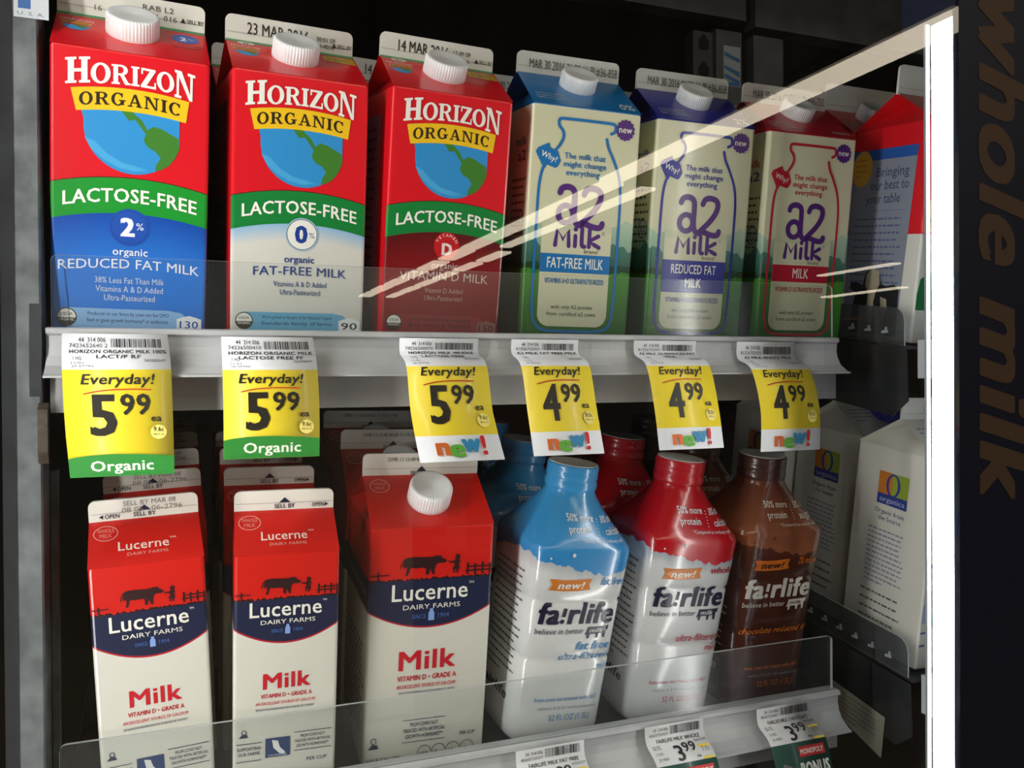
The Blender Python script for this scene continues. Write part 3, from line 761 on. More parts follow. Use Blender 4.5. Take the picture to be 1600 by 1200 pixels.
l2 = make_carton(LQ, 'milk_carton', 'second narrow red, navy and white carton, standing upright beside the leaning one', 'milk carton', 'narrow whole milk cartons at the front', (.0671, .6305, -.2996),
    (TILT + Rd(.92), Rd(.57), Rd(-1.96)), luc_body(.1536, .1183, 9.8, 1), luc_print(False), luc_roof(False), luc_fin(False, False), luc_side(LQ), luc_side(LQ))
rows_behind(l1, LQ, 4, '%s narrow carton in the leftmost lane, behind the leaning one', 'narrow cartons in the leftmost lane', dx=(.0035, .0035, .004, .004))
rows_behind(l2, LQ, 4, '%s narrow carton in the lane behind the upright one', 'narrow cartons in the second lane', dx=(-.0035, -.0035, -.004, -.004))

# ------------------------------------------------------------------ 4. plastic milk bottles
BP = [(0, .034, 4), (.0012, .0375, 4.5), (.006, .0405, 5), (.014, .0415, 5.5), (.045, .0418, 5.5), (.070, .0424, 5.5), (.0725, .0412, 5.5), (.075, .0426, 5.5), (.095, .0430, 5.5), (.1185, .0436, 5.5), (.121, .0424, 5.5), (.1235, .0440, 5.5), (.140, .0450, 5.5), (.153, .0458, 5.4), (.1605, .0462, 5.2), (.1635, .0460, 5), (.1665, .0448, 4.6), (.174, .0395, 3.8), (.183, .0325, 3), (.192, .0268, 2.4), (.198, .0232, 2.1), (.2020, .0212, 2), (.2050, .0206, 2)]
HC = .0455
def b_prof(v):
    if v <= BP[0][0]: return BP[0][1:]
    for a, b in zip(BP, BP[1:]):
        if v <= b[0]:
            t = (v - a[0]) / (b[0] - a[0]); return (a[1] + (b[1] - a[1]) * t, a[2] + (b[2] - a[2]) * t)
    return BP[-1][1:]
def b_pt(v, th):
    r, n = b_prof(v); c, s_ = math.cos(th), math.sin(th)
    d = (abs(c) ** n + abs(s_) ** n) ** (-1 / n)
    return (r * d * c, HC + r * d * s_, v)
def f_bfront(u, v, e):
    r, n = b_prof(v); x = max(-r * .995, min(r * .995, u if abs(u) < r * .8 else math.copysign(r * .8 + (abs(u) - r * .8) * .72, u)))
    y = -r * max(1 - (abs(x) / r) ** n, 0.0) ** (1 / n)
    k = 1 + (e + .0003) / r
    return (x * k, HC + y * k, v)
def f_bleft(u, v, e):
    p = f_bfront(u, v, e); return (p[1] - HC, HC - p[0], v)
def bottle_mat(top, top2, body, dark, name):
    n = NM(name, .24, .6, .5)
    ang = n.f('ARCTAN2', n.f('SUBTRACT', n.y, HC), n.x)
    wv = n.mul(n.f('SINE', n.add(n.mul(ang, 2.0), .9)), .0062)
    wv = n.add(wv, n.mul(n.noise(95, 5, (1, 1, .25)), .016))
    zb = n.add(wv, .1425)
    c = n.step(n.z, .150, .205, lin(top), lin(top2))
    b = n.step(n.f('SUBTRACT', zb, n.z), 0, .010, lin(dark), lin(body))
    c = n.mix(n.gt(n.z, zb), b, c)
    return n.done(c)
def bottle(label, pos, rot, cols, capc, kind, ink, head, accent):
    r = empty('milk_bottle', pos, rot, label, 'milk bottle', 'plastic milk bottles at the front')
    m = bottle_mat(*cols)
    mb = MB(); seg = 72; v = []
    for z, _, _ in BP:
        for i in range(seg): v.append(b_pt(z, 2 * PI * (i + .5) / seg))
    nb = len(BP)
    f = [(j * seg + i, j * seg + (i + 1) % seg, (j + 1) * seg + (i + 1) % seg, (j + 1) * seg + i) for j in range(nb - 1) for i in range(seg)]
    mb.add(v, f, m, True); mb.add([v[i] for i in range(seg)], [tuple(range(seg))[::-1]], m)
    mb.build('body', r)
    cm = mat(capc, .3, coat=.4, spec=.5)
    cp = MB().lathe([(.0204, .2035), (.0214, .2045), (.0218, .2060), (.0218, .2100), (.0209, .2115), (.0209, .2123), (.0215, .2135), (.0215, .2175), (.0210, .2185), (.0214, .2195), (.0214, .2232), (.0210, .2240), (.0203, .2243)], cm, 64, c=(0, HC, 0), cap0=False)
    cap = cp.build('cap', r)
    MB().lathe([(.0204, .2240), (.0202, .2250), (.0190, .2247), (.001, .2247)], mat('#d5d5d2', .5), 48, c=(0, HC, 0), cap0=False).build('lid_disc', cap)
    s = Sheet(rough=.3, coat=.3)
    if True:
        lt = '#dfe6ea' if kind != 'choc' else '#e2d8c8'
        s.text('50% more', -16, 7, 183.5, 5.2, lt, bold=.016); s.text('protein', -16, 3.5, 175.6, 5.2, lt, bold=.016, step=False)
        s.text('30% more' if kind != 'choc' else '50% less', 14, 30, 182.5, 5.0, lt, bold=.016); s.text('calcium' if kind != 'choc' else 'sugar', 17, 34, 174.6, 5.0, lt, bold=.016, step=False)
        for i in range(6): s.disc(10.4, 174.5 + 2.2 * i, .45, .45, lt, 8, i == 0)
        s.text('*Compared to ordinary milk', -6, 34, 169.4, 2.4, lt)
    s.poly([(-31, 131.2), (-28.2, 136), (-31, 140.6), (-20, 139.8), (-8, 139.8), (6, 140.8), (4.2, 136), (6, 131.6), (-6, 130.6), (-18, 130.6)], accent)
    s.text('new!', -23.5, .5, 132.6, 5.6, '#e9e4d8' if kind != 'choc' else '#3a1d10', bold=.03, shear=.2)
    s.text({'blue': 'fat free', 'red': 'whole', 'choc': '2% reduced'}[kind], 15, 38, 135.5, 6.2, head, bold=.02, shear=.25)
    v = {'blue': 103.5, 'red': 107, 'choc': 105.5}[kind]
    s.text('fa', -35, -17, v, 17.0, ink, bold=.04, shear=.1); s.stroke([(-12.6, v + 12.6), (-13.6, v + 5.6)], 3.2, ink, step=False, round_=False); s.disc(-14.2, v + 1.8, 1.9, 1.9, ink, 16, False)
    s.text('rlife', -9.6, 33, v, 17.0, ink, bold=.04, shear=.1, step=False)
    s.text('believe in better', -36, 7, v - 8.6, 4.6, ink, shear=.1)
    s.poly([(8.5, v - 10.5), (10, v - 6), (10.4, v - 3.4), (27, v - 3.2), (30, v - 2.6), (29.2, v - 6.4), (27.6, v - 6.4), (27.4, v - 12.8), (25.4, v - 12.8), (25, v - 8.8), (21, v - 9), (20.6, v - 12.8), (18.8, v - 12.8), (18.6, v - 9.2), (12.8, v - 9.4), (12.2, v - 13), (10.4, v - 13), (10.6, v - 9.4)], ink)
    s.text('milk', 12.4, 24.6, v - 8.1, 3.8, {'choc': '#5a2a14'}.get(kind, '#dfe0e0'), bold=.01, shear=.12)
    if kind == 'choc': s.text('chocolate reduced fat', -36, 37, 72, 6.0, accent, bold=.02, shear=.2)
    elif kind == 'blue': s.text('fat free', 2, 34, 81.5, 6.4, head, bold=.02, shear=.25); s.text('ultra-filtered', -12, 35, 73, 6.0, head, bold=.006, shear=.25); s.text('milk', 24, 36, 64.5, 5, head, shear=.25)
    else: s.text('ultra-filtered', -8, 35, 76, 6.2, head, bold=.006, shear=.25); s.text('milk', 22, 35, 67, 5.6, head, shear=.25)
    s.text('from cows not treated with rBST', -27, 30, 38.5, 3.4, head, bold=.012); s.text('vitamins A & D / ultra-pasteurized', -23, 30, 31.5, 2.6, '#8a9098'); s.text('52 FL OZ (1.5L)', -12, 25, 22, 5.0, head)
    s.disc(-14, 160, 1.6, 1.7, cols[2], 10); s.disc(-33, 157, .8, .9, cols[2], 8, False)
    s.build('front_print', f_bfront, r)
    b = Sheet(); b.para(-22, 28, 140, 16, 6.0, 1.5, '#5d6066' if kind != 'choc' else '#c8b8a8', seed=3); b.text('%', -36, -30, 146, 7, head, bold=.02)
    b.text('fairlife', -26, 20, 32, 8, ink, bold=.03, shear=.12)
    b.build('side_print', f_bleft, r)
    settle(r, .076, .089, ZL)
    return r
NAVY = '#231c3a'
bb = bottle('plastic milk bottle with light blue shoulders and cap over a white body', (.282, .630, -.2996), (TILT, .10, Rd(4)), ('#2f86c6', '#3f9ad6', '#d9dadb', '#b4b9bf', 'bottle_blue'), '#3f9bd8', 'blue', NAVY, '#3b86c0', '#d0771c')
br = bottle('plastic milk bottle with red shoulders and cap over a white body', (.388, .632, -.2996), (TILT, .085, Rd(1)), ('#b80f1d', '#bb1220', '#d5d6d9', '#a4abb4', 'bottle_red'), '#bf1a26', 'red', NAVY, '#b8283e', '#d0771c')
bc = bottle('brown plastic chocolate milk bottle at the right end of the lower shelf', (.489, .636, -.2996), (TILT, .03, Rd(0)), ('#9a5a3c', '#6b3a2a', '#4f2418', '#5d2c1c', 'bottle_brown'), '#4a2a24', 'choc', '#e8e2d8', '#e07018', '#e0741c')
class _G: W = .091
for o, nm in ((bb, 'blue-shouldered'), (br, 'red-shouldered'), (bc, 'brown chocolate')):
    rows_behind(o, _G, 2, '%s bottle in the lane behind the ' + nm + ' bottle', 'bottles in the rows behind', skip=(), dx=(-.006, -.008))

# ------------------------------------------------------------------ metals and plastics
def metal_paint(name, base, dark, rough=.45, metal=.3, sc=30):
    n = NM(name, rough, 0, .4, metal)
    a = n.noise(sc, 5); b = n.noise(sc * 6, 4, (1, 1, .3))
    c = n.step(a, .35, .7, lin(dark), lin(base)); c = n.mix(n.mul(b, .35), c, lin(dark))
    n.bump(b, .15, .001)
    return n.done(c)
GALV = metal_paint('galvanised_steel', '#74787a', '#4c5052', .5, .45, 60)
RAIL = metal_paint('white_price_rail', '#c8c9cb', '#aeb0b3', .4, 0, 25)
LIP = metal_paint('grey_shelf_enamel', '#b4b3b2', '#97989a', .45, .1, 20)
DARKM = metal_paint('dark_shelf_steel', '#34373a', '#1e2022', .55, .3, 30)
DECK = metal_paint('shelf_deck_steel', '#55585a', '#2e3032', .5, .4, 30)
FENCE = clear_mat('clear_acrylic_face', 1.46, (.97, .98, .98, 1), .012, (.75, .78, .78, 1), .17)
FEDGE = mat('#b9c0c0', .3, spec=.6, name='acrylic_cut_edge')
GLASS = clear_mat('door_glass', 1.5, (.96, .975, .97, 1), .004, (.8, .8, .8, 1))

# ------------------------------------------------------------------ shelves
def rail_profile(z):      # (y, z) front price rail, z = height of its top edge
    return [(.6235, z), (.6125, z), (.6095, z - .001), (.6095, z - .004), (.6125, z - .0055), (.6130, z - .012), (.6115, z - .018), (.6075, z - .0245), (.6000, z - .0295), (.5955, z - .0310), (.5955, z - .0322), (.6005, z - .0315), (.6090, z - .0265), (.6140, z - .019), (.6150, z - .012), (.6150, z - .0065), (.6235, z - .0065)]
def shelf(z, label, grp='gravity feed shelves of the cooler bay'):
    r = empty('cooler_shelf', (0, 0, 0), (0, 0, 0), label, 'shelf', grp)
    MB().prism(rail_profile(z), -.0783, .5474, RAIL).build('price_rail', r)
    b = MB(); b.box(-.0770, .5510, .6180, .6200, z - .0545, z - .007, LIP); b.box(-.0770, .5510, .6200, .6290, z - .0545, z - .0525, LIP)
    b.build('front_lip', r)
    d = MB(); y0, y1 = .6235, 1.22; zz = lambda y: z - .0220 + (y - .6235) * math.tan(TILT)
    d.add([(x, y, zz(y) - t) for x in (-.076, .550) for y in (y0, y1) for t in (0.0005, .0028)], [(0, 1, 3, 2), (4, 6, 7, 5), (0, 4, 5, 1), (2, 3, 7, 6), (0, 2, 6, 4), (1, 5, 7, 3)], DECK)
    d.build('deck', r)
    for k, x in enumerate((-.0785, .5515)):
        a = MB(); t = .0018 if k else -.0018
        prof = [(.634, z - .0255), (.634, z - .050), (.66, z - .058), (1.22, z + .030), (1.22, z + .056)]
        v = [(x, yy, q) for yy, q in prof] + [(x + t, yy, q) for yy, q in prof]
        a.add(v, [(0, 1, 2, 3, 4), (9, 8, 7, 6, 5)] + [(i, (i + 1) % 5, 5 + (i + 1) % 5, 5 + i) for i in range(5)], DARKM).build('side_bracket', r)
    return r
ZU, ZL = .0338, -.2808
sh_u = shelf(ZU, 'upper sloped shelf with white price rail under the red and cream cartons')
sh_l = shelf(ZL, 'lower sloped shelf with white price rail under the narrow cartons and bottles')
def acrylic(name, x0, x1, y, z0, z1, label, t=.0009):
    r = .004
    pts = [(x0, z0), (x1, z0)] + [(x1 - r + r * math.cos(Rd(a)), z1 - r + r * math.sin(Rd(a))) for a in (0, 30, 60, 90)] + [(x0 + r + r * math.cos(Rd(a)), z1 - r + r * math.sin(Rd(a))) for a in (90, 120, 150, 180)]
    n = len(pts); mb = MB()
    mb.add([(a, y - t, b) for a, b in pts] + [(a, y + t, b) for a, b in pts], [tuple(range(n)), tuple(range(n, 2 * n))[::-1]], FENCE)
    mb.add([(a, y - t, b) for a, b in pts] + [(a, y + t, b) for a, b in pts], [(i, n + i, n + (i + 1) % n, (i + 1) % n) for i in range(n)], FEDGE)
    return single(mb, name, label, 'product stop', 'clear product stops')
acrylic('product_stop', -.0755, .5440, .6148, ZU + .0005, .0800, 'clear acrylic stop along the front of the upper shelf')
acrylic('product_stop', -.0735, .5420, .6148, ZL + .0005, -.2325, 'clear acrylic stop along the front of the lower shelf', .0014)

# ------------------------------------------------------------------ price tags
def tag_map(rows):
    """rows: (s_mm, xl, xr, y, z); returns f(u 0..60 mm, s) with s measured down"""
    def f(u, s, e):
        s = s * 1000; u = u * 1000
        for a, b in zip(rows, rows[1:]):
            if s <= b[0] or b is rows[-1]:
                t = (s - a[0]) / (b[0] - a[0]); break
        p = [a[i] + (b[i] - a[i]) * t for i in range(1, 5)]
        dy, dz = b[3] - a[3], b[4] - a[4]; l = math.hypot(dy, dz); ny, nz = dz / l, -dy / l     # towards the shopper
        if ny > 0: ny, nz = -ny, -nz
        x = p[0] + (p[1] - p[0]) * u / 60
        return (x, p[2] + ny * e, p[3] + nz * e)
    return f
def smooth_rows(rows, k=6):
    out = []
    P = [rows[0]] + rows + [rows[-1]]
    for i in range(1, len(P) - 2):
        p0, p1, p2, p3 = P[i - 1:i + 3]
        for j in range(k):
            t = j / k
            out.append(tuple(.5 * (2 * b + (c - a) * t + (2 * a - 5 * b + 4 * c - d) * t * t + (3 * b - a - 3 * c + d) * t ** 3) for a, b, c, d in zip(p0, p1, p2, p3)))
    return out + [rows[-1]]
def wrow(v0, v1, s): return s
class TagSheet(Sheet):
    """same as Sheet but v runs down the tag"""
    def text(s, t, u0, u1, v, cap, col, **k):
        n0 = len(s.it); super().text(t, u0, u1, 0, cap, col, **k)
        for i in range(n0, len(s.it)):
            vs, fs, c, l = s.it[i]; s.it[i] = ([(a, v - b) for a, b in vs], [f[::-1] for f in fs], c, l)
        return s
def barcode(s, u0, u1, v0, v1, col, seed):
    r = random.Random(seed); u = u0
    s.lay += 1
    while u < u1:
        w = r.choice((.35, .35, .6, .9)); s.rect(u, min(u + w, u1), v0, v1, col, False); u += w + r.choice((.35, .5, .8))
def price_tag(name_lines, num, sku, dollars, unit, foot, rows, label, group, seed):
    r = empty('price_tag', (0, 0, 0), (0, 0, 0), label, 'price tag', group)
    R_ = smooth_rows(rows); f = tag_map(R_); L = rows[-1][0]
    def zone(a, b, nm, m):
        mb = MB(); ss = [a + (b - a) * i / 30 for i in range(31)]
        v = [f(u, s_ * .001, e) for s_ in ss for u in (0, .03, .06) for e in (0, -.00025)]
        fs = []
        for i in range(30):
            for j in (0, 2):
                o = i * 6 + j; fs.append((o, o + 2, o + 8, o + 6)); fs.append((o + 1, o + 7, o + 9, o + 3))
            fs += [(i * 6, i * 6 + 6, i * 6 + 7, i * 6 + 1), (i * 6 + 4, i * 6 + 5, i * 6 + 11, i * 6 + 10)]
        mb.add(v, fs, m, True); return mb.build(nm, r)
    fb = 16.0
    zone(0, 23, 'shelf_label', mat('#e3e5ea', .5, spec=.4)); zone(23, L if foot == 'Organic' else L - fb, 'price_card', mat('#ecd330', .45, spec=.4, coat=.1))
    s = TagSheet(rough=.5, coat=0)
    k = '#34343a'
    barcode(s, 27, 56, 3.4, 9.0, k, seed)
    s.text(num, 9, 24, 5.6, 3.0, k); s.text(sku, 4, 25, 9.2, 2.6, '#5a5a60')
    for i, t in enumerate(name_lines):
        w_ = min(54, 2.75 * len(t)); s.text(t, 31 - w_ / 2, 31 + w_ / 2, 12.8 + 3.2 * i, 2.2, k, bold=.02)
    s.text('1 HG', 6, 10.5, 17.2, 2.4, '#55555c'); s.text('11/01', 5, 11.5, 19.6, 1.4, '#77777c'); s.text('20 07794', 5, 17, 21.6, 1.3, '#77777c'); s.text('36050049', 45, 57, 18.2, 1.7, '#55555c')
    # yellow card
    d = '#26221a'; y0 = 23
    s.text('Everyday!', 9.5, 50.5, y0 + 9.2 - (2.4 if foot == 'new' else 0), 6.4 - (.4 if foot == 'new' else 0), d, bold=.018, shear=.18)
    o = -2.0 if foot == 'new' else 0
    s.stroke([(11, y0 + 15.2 + o), (20, y0 + 13.2 + o), (32, y0 + 12.4 + o), (48, y0 + 12.8 + o)], .7, '#c42a1c', smooth=2)
    s.text(dollars[0], 13.5, 28.5, y0 + 41 + o, 25.5, d, bold=.03); s.text(dollars[1:], 30.5, 47.5, y0 + 28.4 + o, 13, d, bold=.022)
    s.text('ea', 47.5, 53.5, y0 + 33 + o, 4.4, d, bold=.02); s.disc(51.5, y0 + 40 + o, 4.6, 4.6, '#f4e27a'); s.lay += 25; s.text(unit, 48.6, 54.6, y0 + 39.6 + o, 3.2, d); s.text('PER FL OZ', 48.6, 54.8, y0 + 42 + o, 1.1, d)
    if foot == 'Organic':
        lo = [(60 * i / 12, L) for i in range(13)]; hi = [(60 * i / 12, L - 12.2 - 2.2 * math.sin(PI * (i / 12) ** .8)) for i in range(13)]
        s.band(lo, hi, '#2f8a36'); s.text('Organic', 12, 48, L - 3.6, 6.6, '#eef4e6', bold=.02)
        s.text('(c) 2015 organic price card', 4, 56, L - 1, 1.2, '#1d6a28')
    else:
        zone(L - fb, L, 'new_strip', mat('#e6e8ee', .5, spec=.4))
        for c, a, b, v, h, cc in (('n', 12.5, 22.5, L - 3.8, 10.8, '#dc6a2c'), ('e', 22, 33, L - 2.6, 10.8, '#5fae3c'), ('w', 31.5, 45, L - 5.2, 11.6, '#2f86b8'), ('!', 45.5, 48.8, L - 3.4, 11.6, '#c8202e')):
            s.text(c, a, b, v, h, cc, bold=.05)
    s.build('tag_print', f, r, e=.0003, de=.000012)
    return r
UG = 'yellow price tags under the upper shelf'
price_tag(['HORIZON ORGANIC MILK 100%', 'LACT/F RF'], '44  314 006', '7423652640 2', '599', '9.6c', 'Organic',
    [(0, -.0686, -.0070, .6050, .0295), (23, -.0672, -.0050, .5910, .0066), (60, -.0655, -.0040, .5900, -.0300), (91, -.0632, -.0036, .5920, -.0600)], 'yellow 5.99 organic price tag at the left end of the rail', UG, 1)
price_tag(['HORIZON ORGANIC MILK', 'LACTOSE FREE FF'], '44  314 006', '74236500410', '599', '9.6c', 'Organic',
    [(0, .0259, .0860, .6050, .0285), (21, .0259, .0862, .5860, .0080), (55, .0262, .0872, .5840, -.0240), (83, .0259, .0862, .5800, -.0514)], 'yellow 5.99 organic price tag under the fat-free carton', UG, 2)
T45 = [(3, .1479, .2076, 'yellow 5.99 price tag with a new! strip, under the vitamin D carton', ['HORIZON MILK WHOLE', 'LACTOSE FREE'], '599', '9.6c', '74236500070', 0, .552),
       (4, .2342, .2900, 'yellow 4.99 price tag with a new! strip, under the bright blue roofed carton', ['A2 MILK FAT FREE MILK'], '499', '8.0c', '81326702003', 0, .564),
       (5, .3393, .3972, 'yellow 4.99 price tag with a new! strip, under the violet-blue roofed carton', ['A2 MILK 2% REDUCED FAT', 'MILK'], '499', '8.0c', '81326702001', 0, .569),
       (6, .4374, .4965, 'yellow 4.99 price tag with a new! strip, rightmost on the upper rail', ['A2 MILK WHOLE MILK'], '499', '8.0c', '81326702002', -.003, .576)]
for k, xl, xr, lab, nl, d, un, sku, dz, yb in T45:
    price_tag(nl, '44  314 006', sku, d, un, 'new', [(0, xl, xr, .6070, .0290), (12, xl, xr, .6065, .0180 + dz), (23, xl, xr, .5880, .0085 + dz), (55, xl, xr, .5760, -.0240 + dz), (86, xl, xr, yb, -.0560 + dz * 1.8)], lab, UG, 10 + k)

def small_tag(nl, d, rows, label, seed, promo=True, yellow_up=False):
    r = empty('price_tag', (0, 0, 0), (0, 0, 0), label, 'price tag', 'small white price tags on the lower rail')
    R_ = smooth_rows(rows); f = tag_map(R_); L = rows[-1][0]
    def zone(a, b, nm, m):
        ss = [a + (b - a) * i / 24 for i in range(25)]; mb = MB()
        v = [f(u, s_ * .001, e) for s_ in ss for u in (0, .06) for e in (0, -.00025)]
        fs = []
        for i in range(24):
            o = i * 4; fs += [(o, o + 2, o + 6, o + 4), (o + 1, o + 5, o + 7, o + 3), (o, o + 4, o + 5, o + 1), (o + 2, o + 3, o + 7, o + 6)]
        mb.add(v, fs, m, True); return mb.build(nm, r)
    zone(0, 30, 'shelf_label', mat('#dcdde0', .5, spec=.4))
    s = TagSheet(rough=.5, coat=0); k = '#3a3a40'
    barcode(s, 25, 56, 1.6, 8.6, k, seed); s.text('34  314 006', 8, 23, 5.2, 2.8, k); s.text('8560720007', 4, 23, 9, 2.4, '#66666c')
    s.text(nl, 10, 54, 14.6, 3.0, k, bold=.014)
    s.text('52 FZ', 4, 12, 19, 2.6, '#66666c'); s.text('11/01', 4, 11, 23, 2, '#77777c'); s.text('20 94050', 4, 14, 26.6, 1.9, '#77777c')
    s.text(d[0], 23, 31, 28.4, 10.5, '#26262c', bold=.02); s.text(d[1:], 32, 45, 23.2, 6.6, '#26262c', bold=.016); s.text('ea', 42, 46, 28.0, 2.2, '#26262c', bold=.01)
    s.rect(47.5, 58.5, 20, 30, '#e6cf52'); s.text('7.7c', 49.5, 56.5, 24.6, 3, '#7a6a2a'); s.text('36050239', 46.5, 58.6, 17.6, 1.9, '#55555c')
    if promo:
        zone(30, L, 'promotion_card', mat('#1d4a42', .42, coat=.2))
        s.rect(27, 55, 33.6, 41.2, '#c32026'); s.text('MONOPOLY', 28.5, 53.5, 35.2 + 4.2, 3.9, '#ece6e0', bold=.03)
        s.text('BONUS', 26, 57, 54.5, 9.0, '#e6ece6', bold=.05); s.text('TICKET', 30, 57.5, 64, 6.6, '#e6ece6', bold=.04)
        s.poly([(4, 70), (3, 52), (9, 44), (17, 47), (22, 56), (21, 70)], '#7f7a72')
    s.build('tag_print', f, r, e=.0003, de=.000012)
def low_rows(xl, xr, L, lift=0): return [(0, xl, xr, .6075, -.2840 + lift), (14, xl, xr, .6050, -.2970 + lift), (30, xl, xr, .5885, -.3085 + lift), (L, xl + .001, xr + .001, .5760, -.3085 + lift - (L - 30) * .001)]
small_tag('FAIRLIFE MILK FAT FREE', '399', low_rows(.2357, .2930, 40), 'small white tag below the blue bottle, cut by the lower edge', 31, promo=False)
small_tag('FAIRLIFE MILK WHOLE', '399', low_rows(.3474, .4023, 62, .001), 'small white 3.99 tag with a dark promotion card, below the red bottle', 32)
small_tag('FAIRLIFE MILK CHOCOLATE', '399', low_rows(.4558, .5124, 70, .0), 'small white 3.99 tag with a green promotion card, below the chocolate bottle', 33)

# ------------------------------------------------------------------ left upright
up = empty('rack_upright', (0, 0, 0), (0, 0, 0), 'grey galvanised rack upright at the left edge', 'rack upright')
u = MB()
u.prism([(-.0955, .640), (-.0955, .6120), (-.0945, .6105), (-.0818, .6105), (-.0808, .6120), (-.0808, .640), (-.0823, .640), (-.0823, .6125), (-.0940, .6125), (-.0940, .640)], -1.45, .75, GALV, 'z')
u.build('post_front', up, (0, 0, ZC))
u = MB(); u.prism([(-.106, .655), (-.106, .630), (-.0965, .630), (-.0965, .655)], -1.45, .75, DARKM, 'z'); u.build('post_side', up, (0, 0, ZC))
u = MB(); u.prism([(-.0804, .652), (-.0804, .642), (-.0764, .642), (-.0764, .652)], -.285, -.060, GALV, 'z'); u.build('rear_channel', up, (0, 0, ZC))
s = Sheet(rough=.5, coat=0)
s.rect(-94, -74.6, 226, 262, '#c6cbd2'); s.text('MADE IN', -92, -77, 240.6, 3.2, '#8a90a0'); s.rect(-91.6, -84.6, 231.6, 238.6, '#2a5c9c'); s.text('U. S. A.', -92, -77, 227.6, 2.2, '#5a6070')
s.rect(-92, -77, 245, 247, '#7f8aa0'); s.rect(-92, -77, 250, 252, '#7f8aa0', False)
o = s.build('maker_sticker', lambda a, b, e: (a, .6103 - e, b), up); o.location = (0, 0, ZC)
hook = MB()
hook.prism([(.606, .036), (.604, -.004), (.6060, -.010), (.6102, -.010), (.6102, .048), (.608, .048)], -.0868, -.0800, DARKM)
single(hook, 'shelf_hook', 'black steel shelf hook on the left upright beside the upper rail', 'hook')
hook = MB(); hook.prism([(.6035, -.018), (.6035, -.044), (.6070, -.052), (.6102, -.052), (.6102, -.014)], -.0825, -.0768, metal_paint('rusty_steel', '#6a625a', '#3a2c20', .7, .2, 60))
single(hook, 'shelf_hook', 'worn rusty steel shelf hook below the left end of the price rail', 'hook')

# ------------------------------------------------------------------ door frame, glass and lamps
NAVYP = mat('#1c2238', .45, spec=.3, name='navy_door_frame')
door = empty('door_mullion', (0, 0, 0), (0, 0, 0), 'dark navy door mullion with brown whole milk lettering', 'door frame')
mb = MB(); mb.box(.4992, .800, .4405, .4454, -1.45, .60, NAVYP); mb.box(.503, .545, .4454, .4660, -1.45, .2500, NAVYP)
mb.box(.4992, .800, .4454, .4900, .2475, .60, NAVYP)
o = mb.build('frame', door, (0, 0, ZC))
s = Sheet(rough=.6, coat=0)
def vert(t, z_top, z_bot, u, cap, col, **k):
    """text running down the panel, letter tops to the right"""
    vs, fs = glyphs(t, k.get('bold', 0), k.get('shear', 0), 4)
    x0 = min(p[0] for p in vs); x1 = max(p[0] for p in vs)
    q = [(u + y * cap / .70, z_top - (x - x0) / (x1 - x0) * (z_top - z_bot)) for x, y in vs]
    n1 = STRIKE.get((t, k.get('bold', 0), k.get('shear', 0)), 1); m, mf = len(q) // n1, len(fs) // n1
    for i in range(n1): s._put(q[i * m:(i + 1) * m], [tuple(j - i * m for j in f) for f in fs[i * mf:(i + 1) * mf]], col, i == 0)
vert('whole', 268, 76, 518.6, 49.0, '#5a4638', bold=.035, shear=.25)
vert('milk', 54.3, -89.5, 518.6, 49.0, '#5a4638', bold=.035, shear=.25)
o = s.build('lettering', lambda a, b, e: (a, .4403 - e, b), door); o.location = (0, 0, ZC)
hd = MB(); hd.box(-.20, .4990, .430, .480, .430, .60, NAVYP); struct(hd, 'trim_1')
lf = MB(); lf.box(-.40, -.1480, .430, .500, -1.45, .60, NAVYP); struct(lf, 'trim_2')
g = MB(); g.box(-.1478, .4985, .4400, .4430, -1.40, .4290, GLASS); struct(g, 'window_1')
# lamps: vertical LED strips on the mullions, and the door edge gasket
LM1 = emis('led_left', (1.0, .97, .93, 1), LED_LEFT); LM2 = emis('led_right', (1.0, .985, .96, 1), LED_RIGHT); LM3 = emis('led_next', (.95, .98, 1, 1), LED_NEXT)
def led(x, y0, y1, z0, z1, m, side, label):
    r = empty('light_strip', (0, 0, 0), (0, 0, 0), label, 'light strip', 'vertical cooler light strips')
    t = .0015 * side
    b = MB(); b.add([(x, y0, z0), (x, y1, z0), (x, y1, z1), (x, y0, z1)], [(0, 1, 2, 3) if side < 0 else (0, 3, 2, 1)], m); b.build('diffuser', r, (0, 0, ZC))
    c = MB(); c.box(min(x - t, x - 2 * t), max(x - t, x - 2 * t), y0, y1, z0, z1, mat('#c9ccd0', .4)); c.build('housing', r, (0, 0, ZC))
    return r
led(.4998, .4458, .4640, -.60, .2470, LM2, -1, 'bright white light strip on the mullion right of the glass')
led(-.1470, .4460, .4650, -.38, .4200, LM1, 1, 'bright light strip left of the door, outside the picture')
led(.5490, .4470, .4650, -1.30, .2470, LM3, 1, 'light strip on the far side of the navy mullion')
gk = MB(); gk.box(.4955, .4990, .4648, .4668, -1.40, .2485, mat('#8e959c', .35, spec=.5)); 
tag(gk.build('door_gasket', loc=(0, 0, ZC)), 'thin grey gasket strip left of the bright light strip', 'gasket')

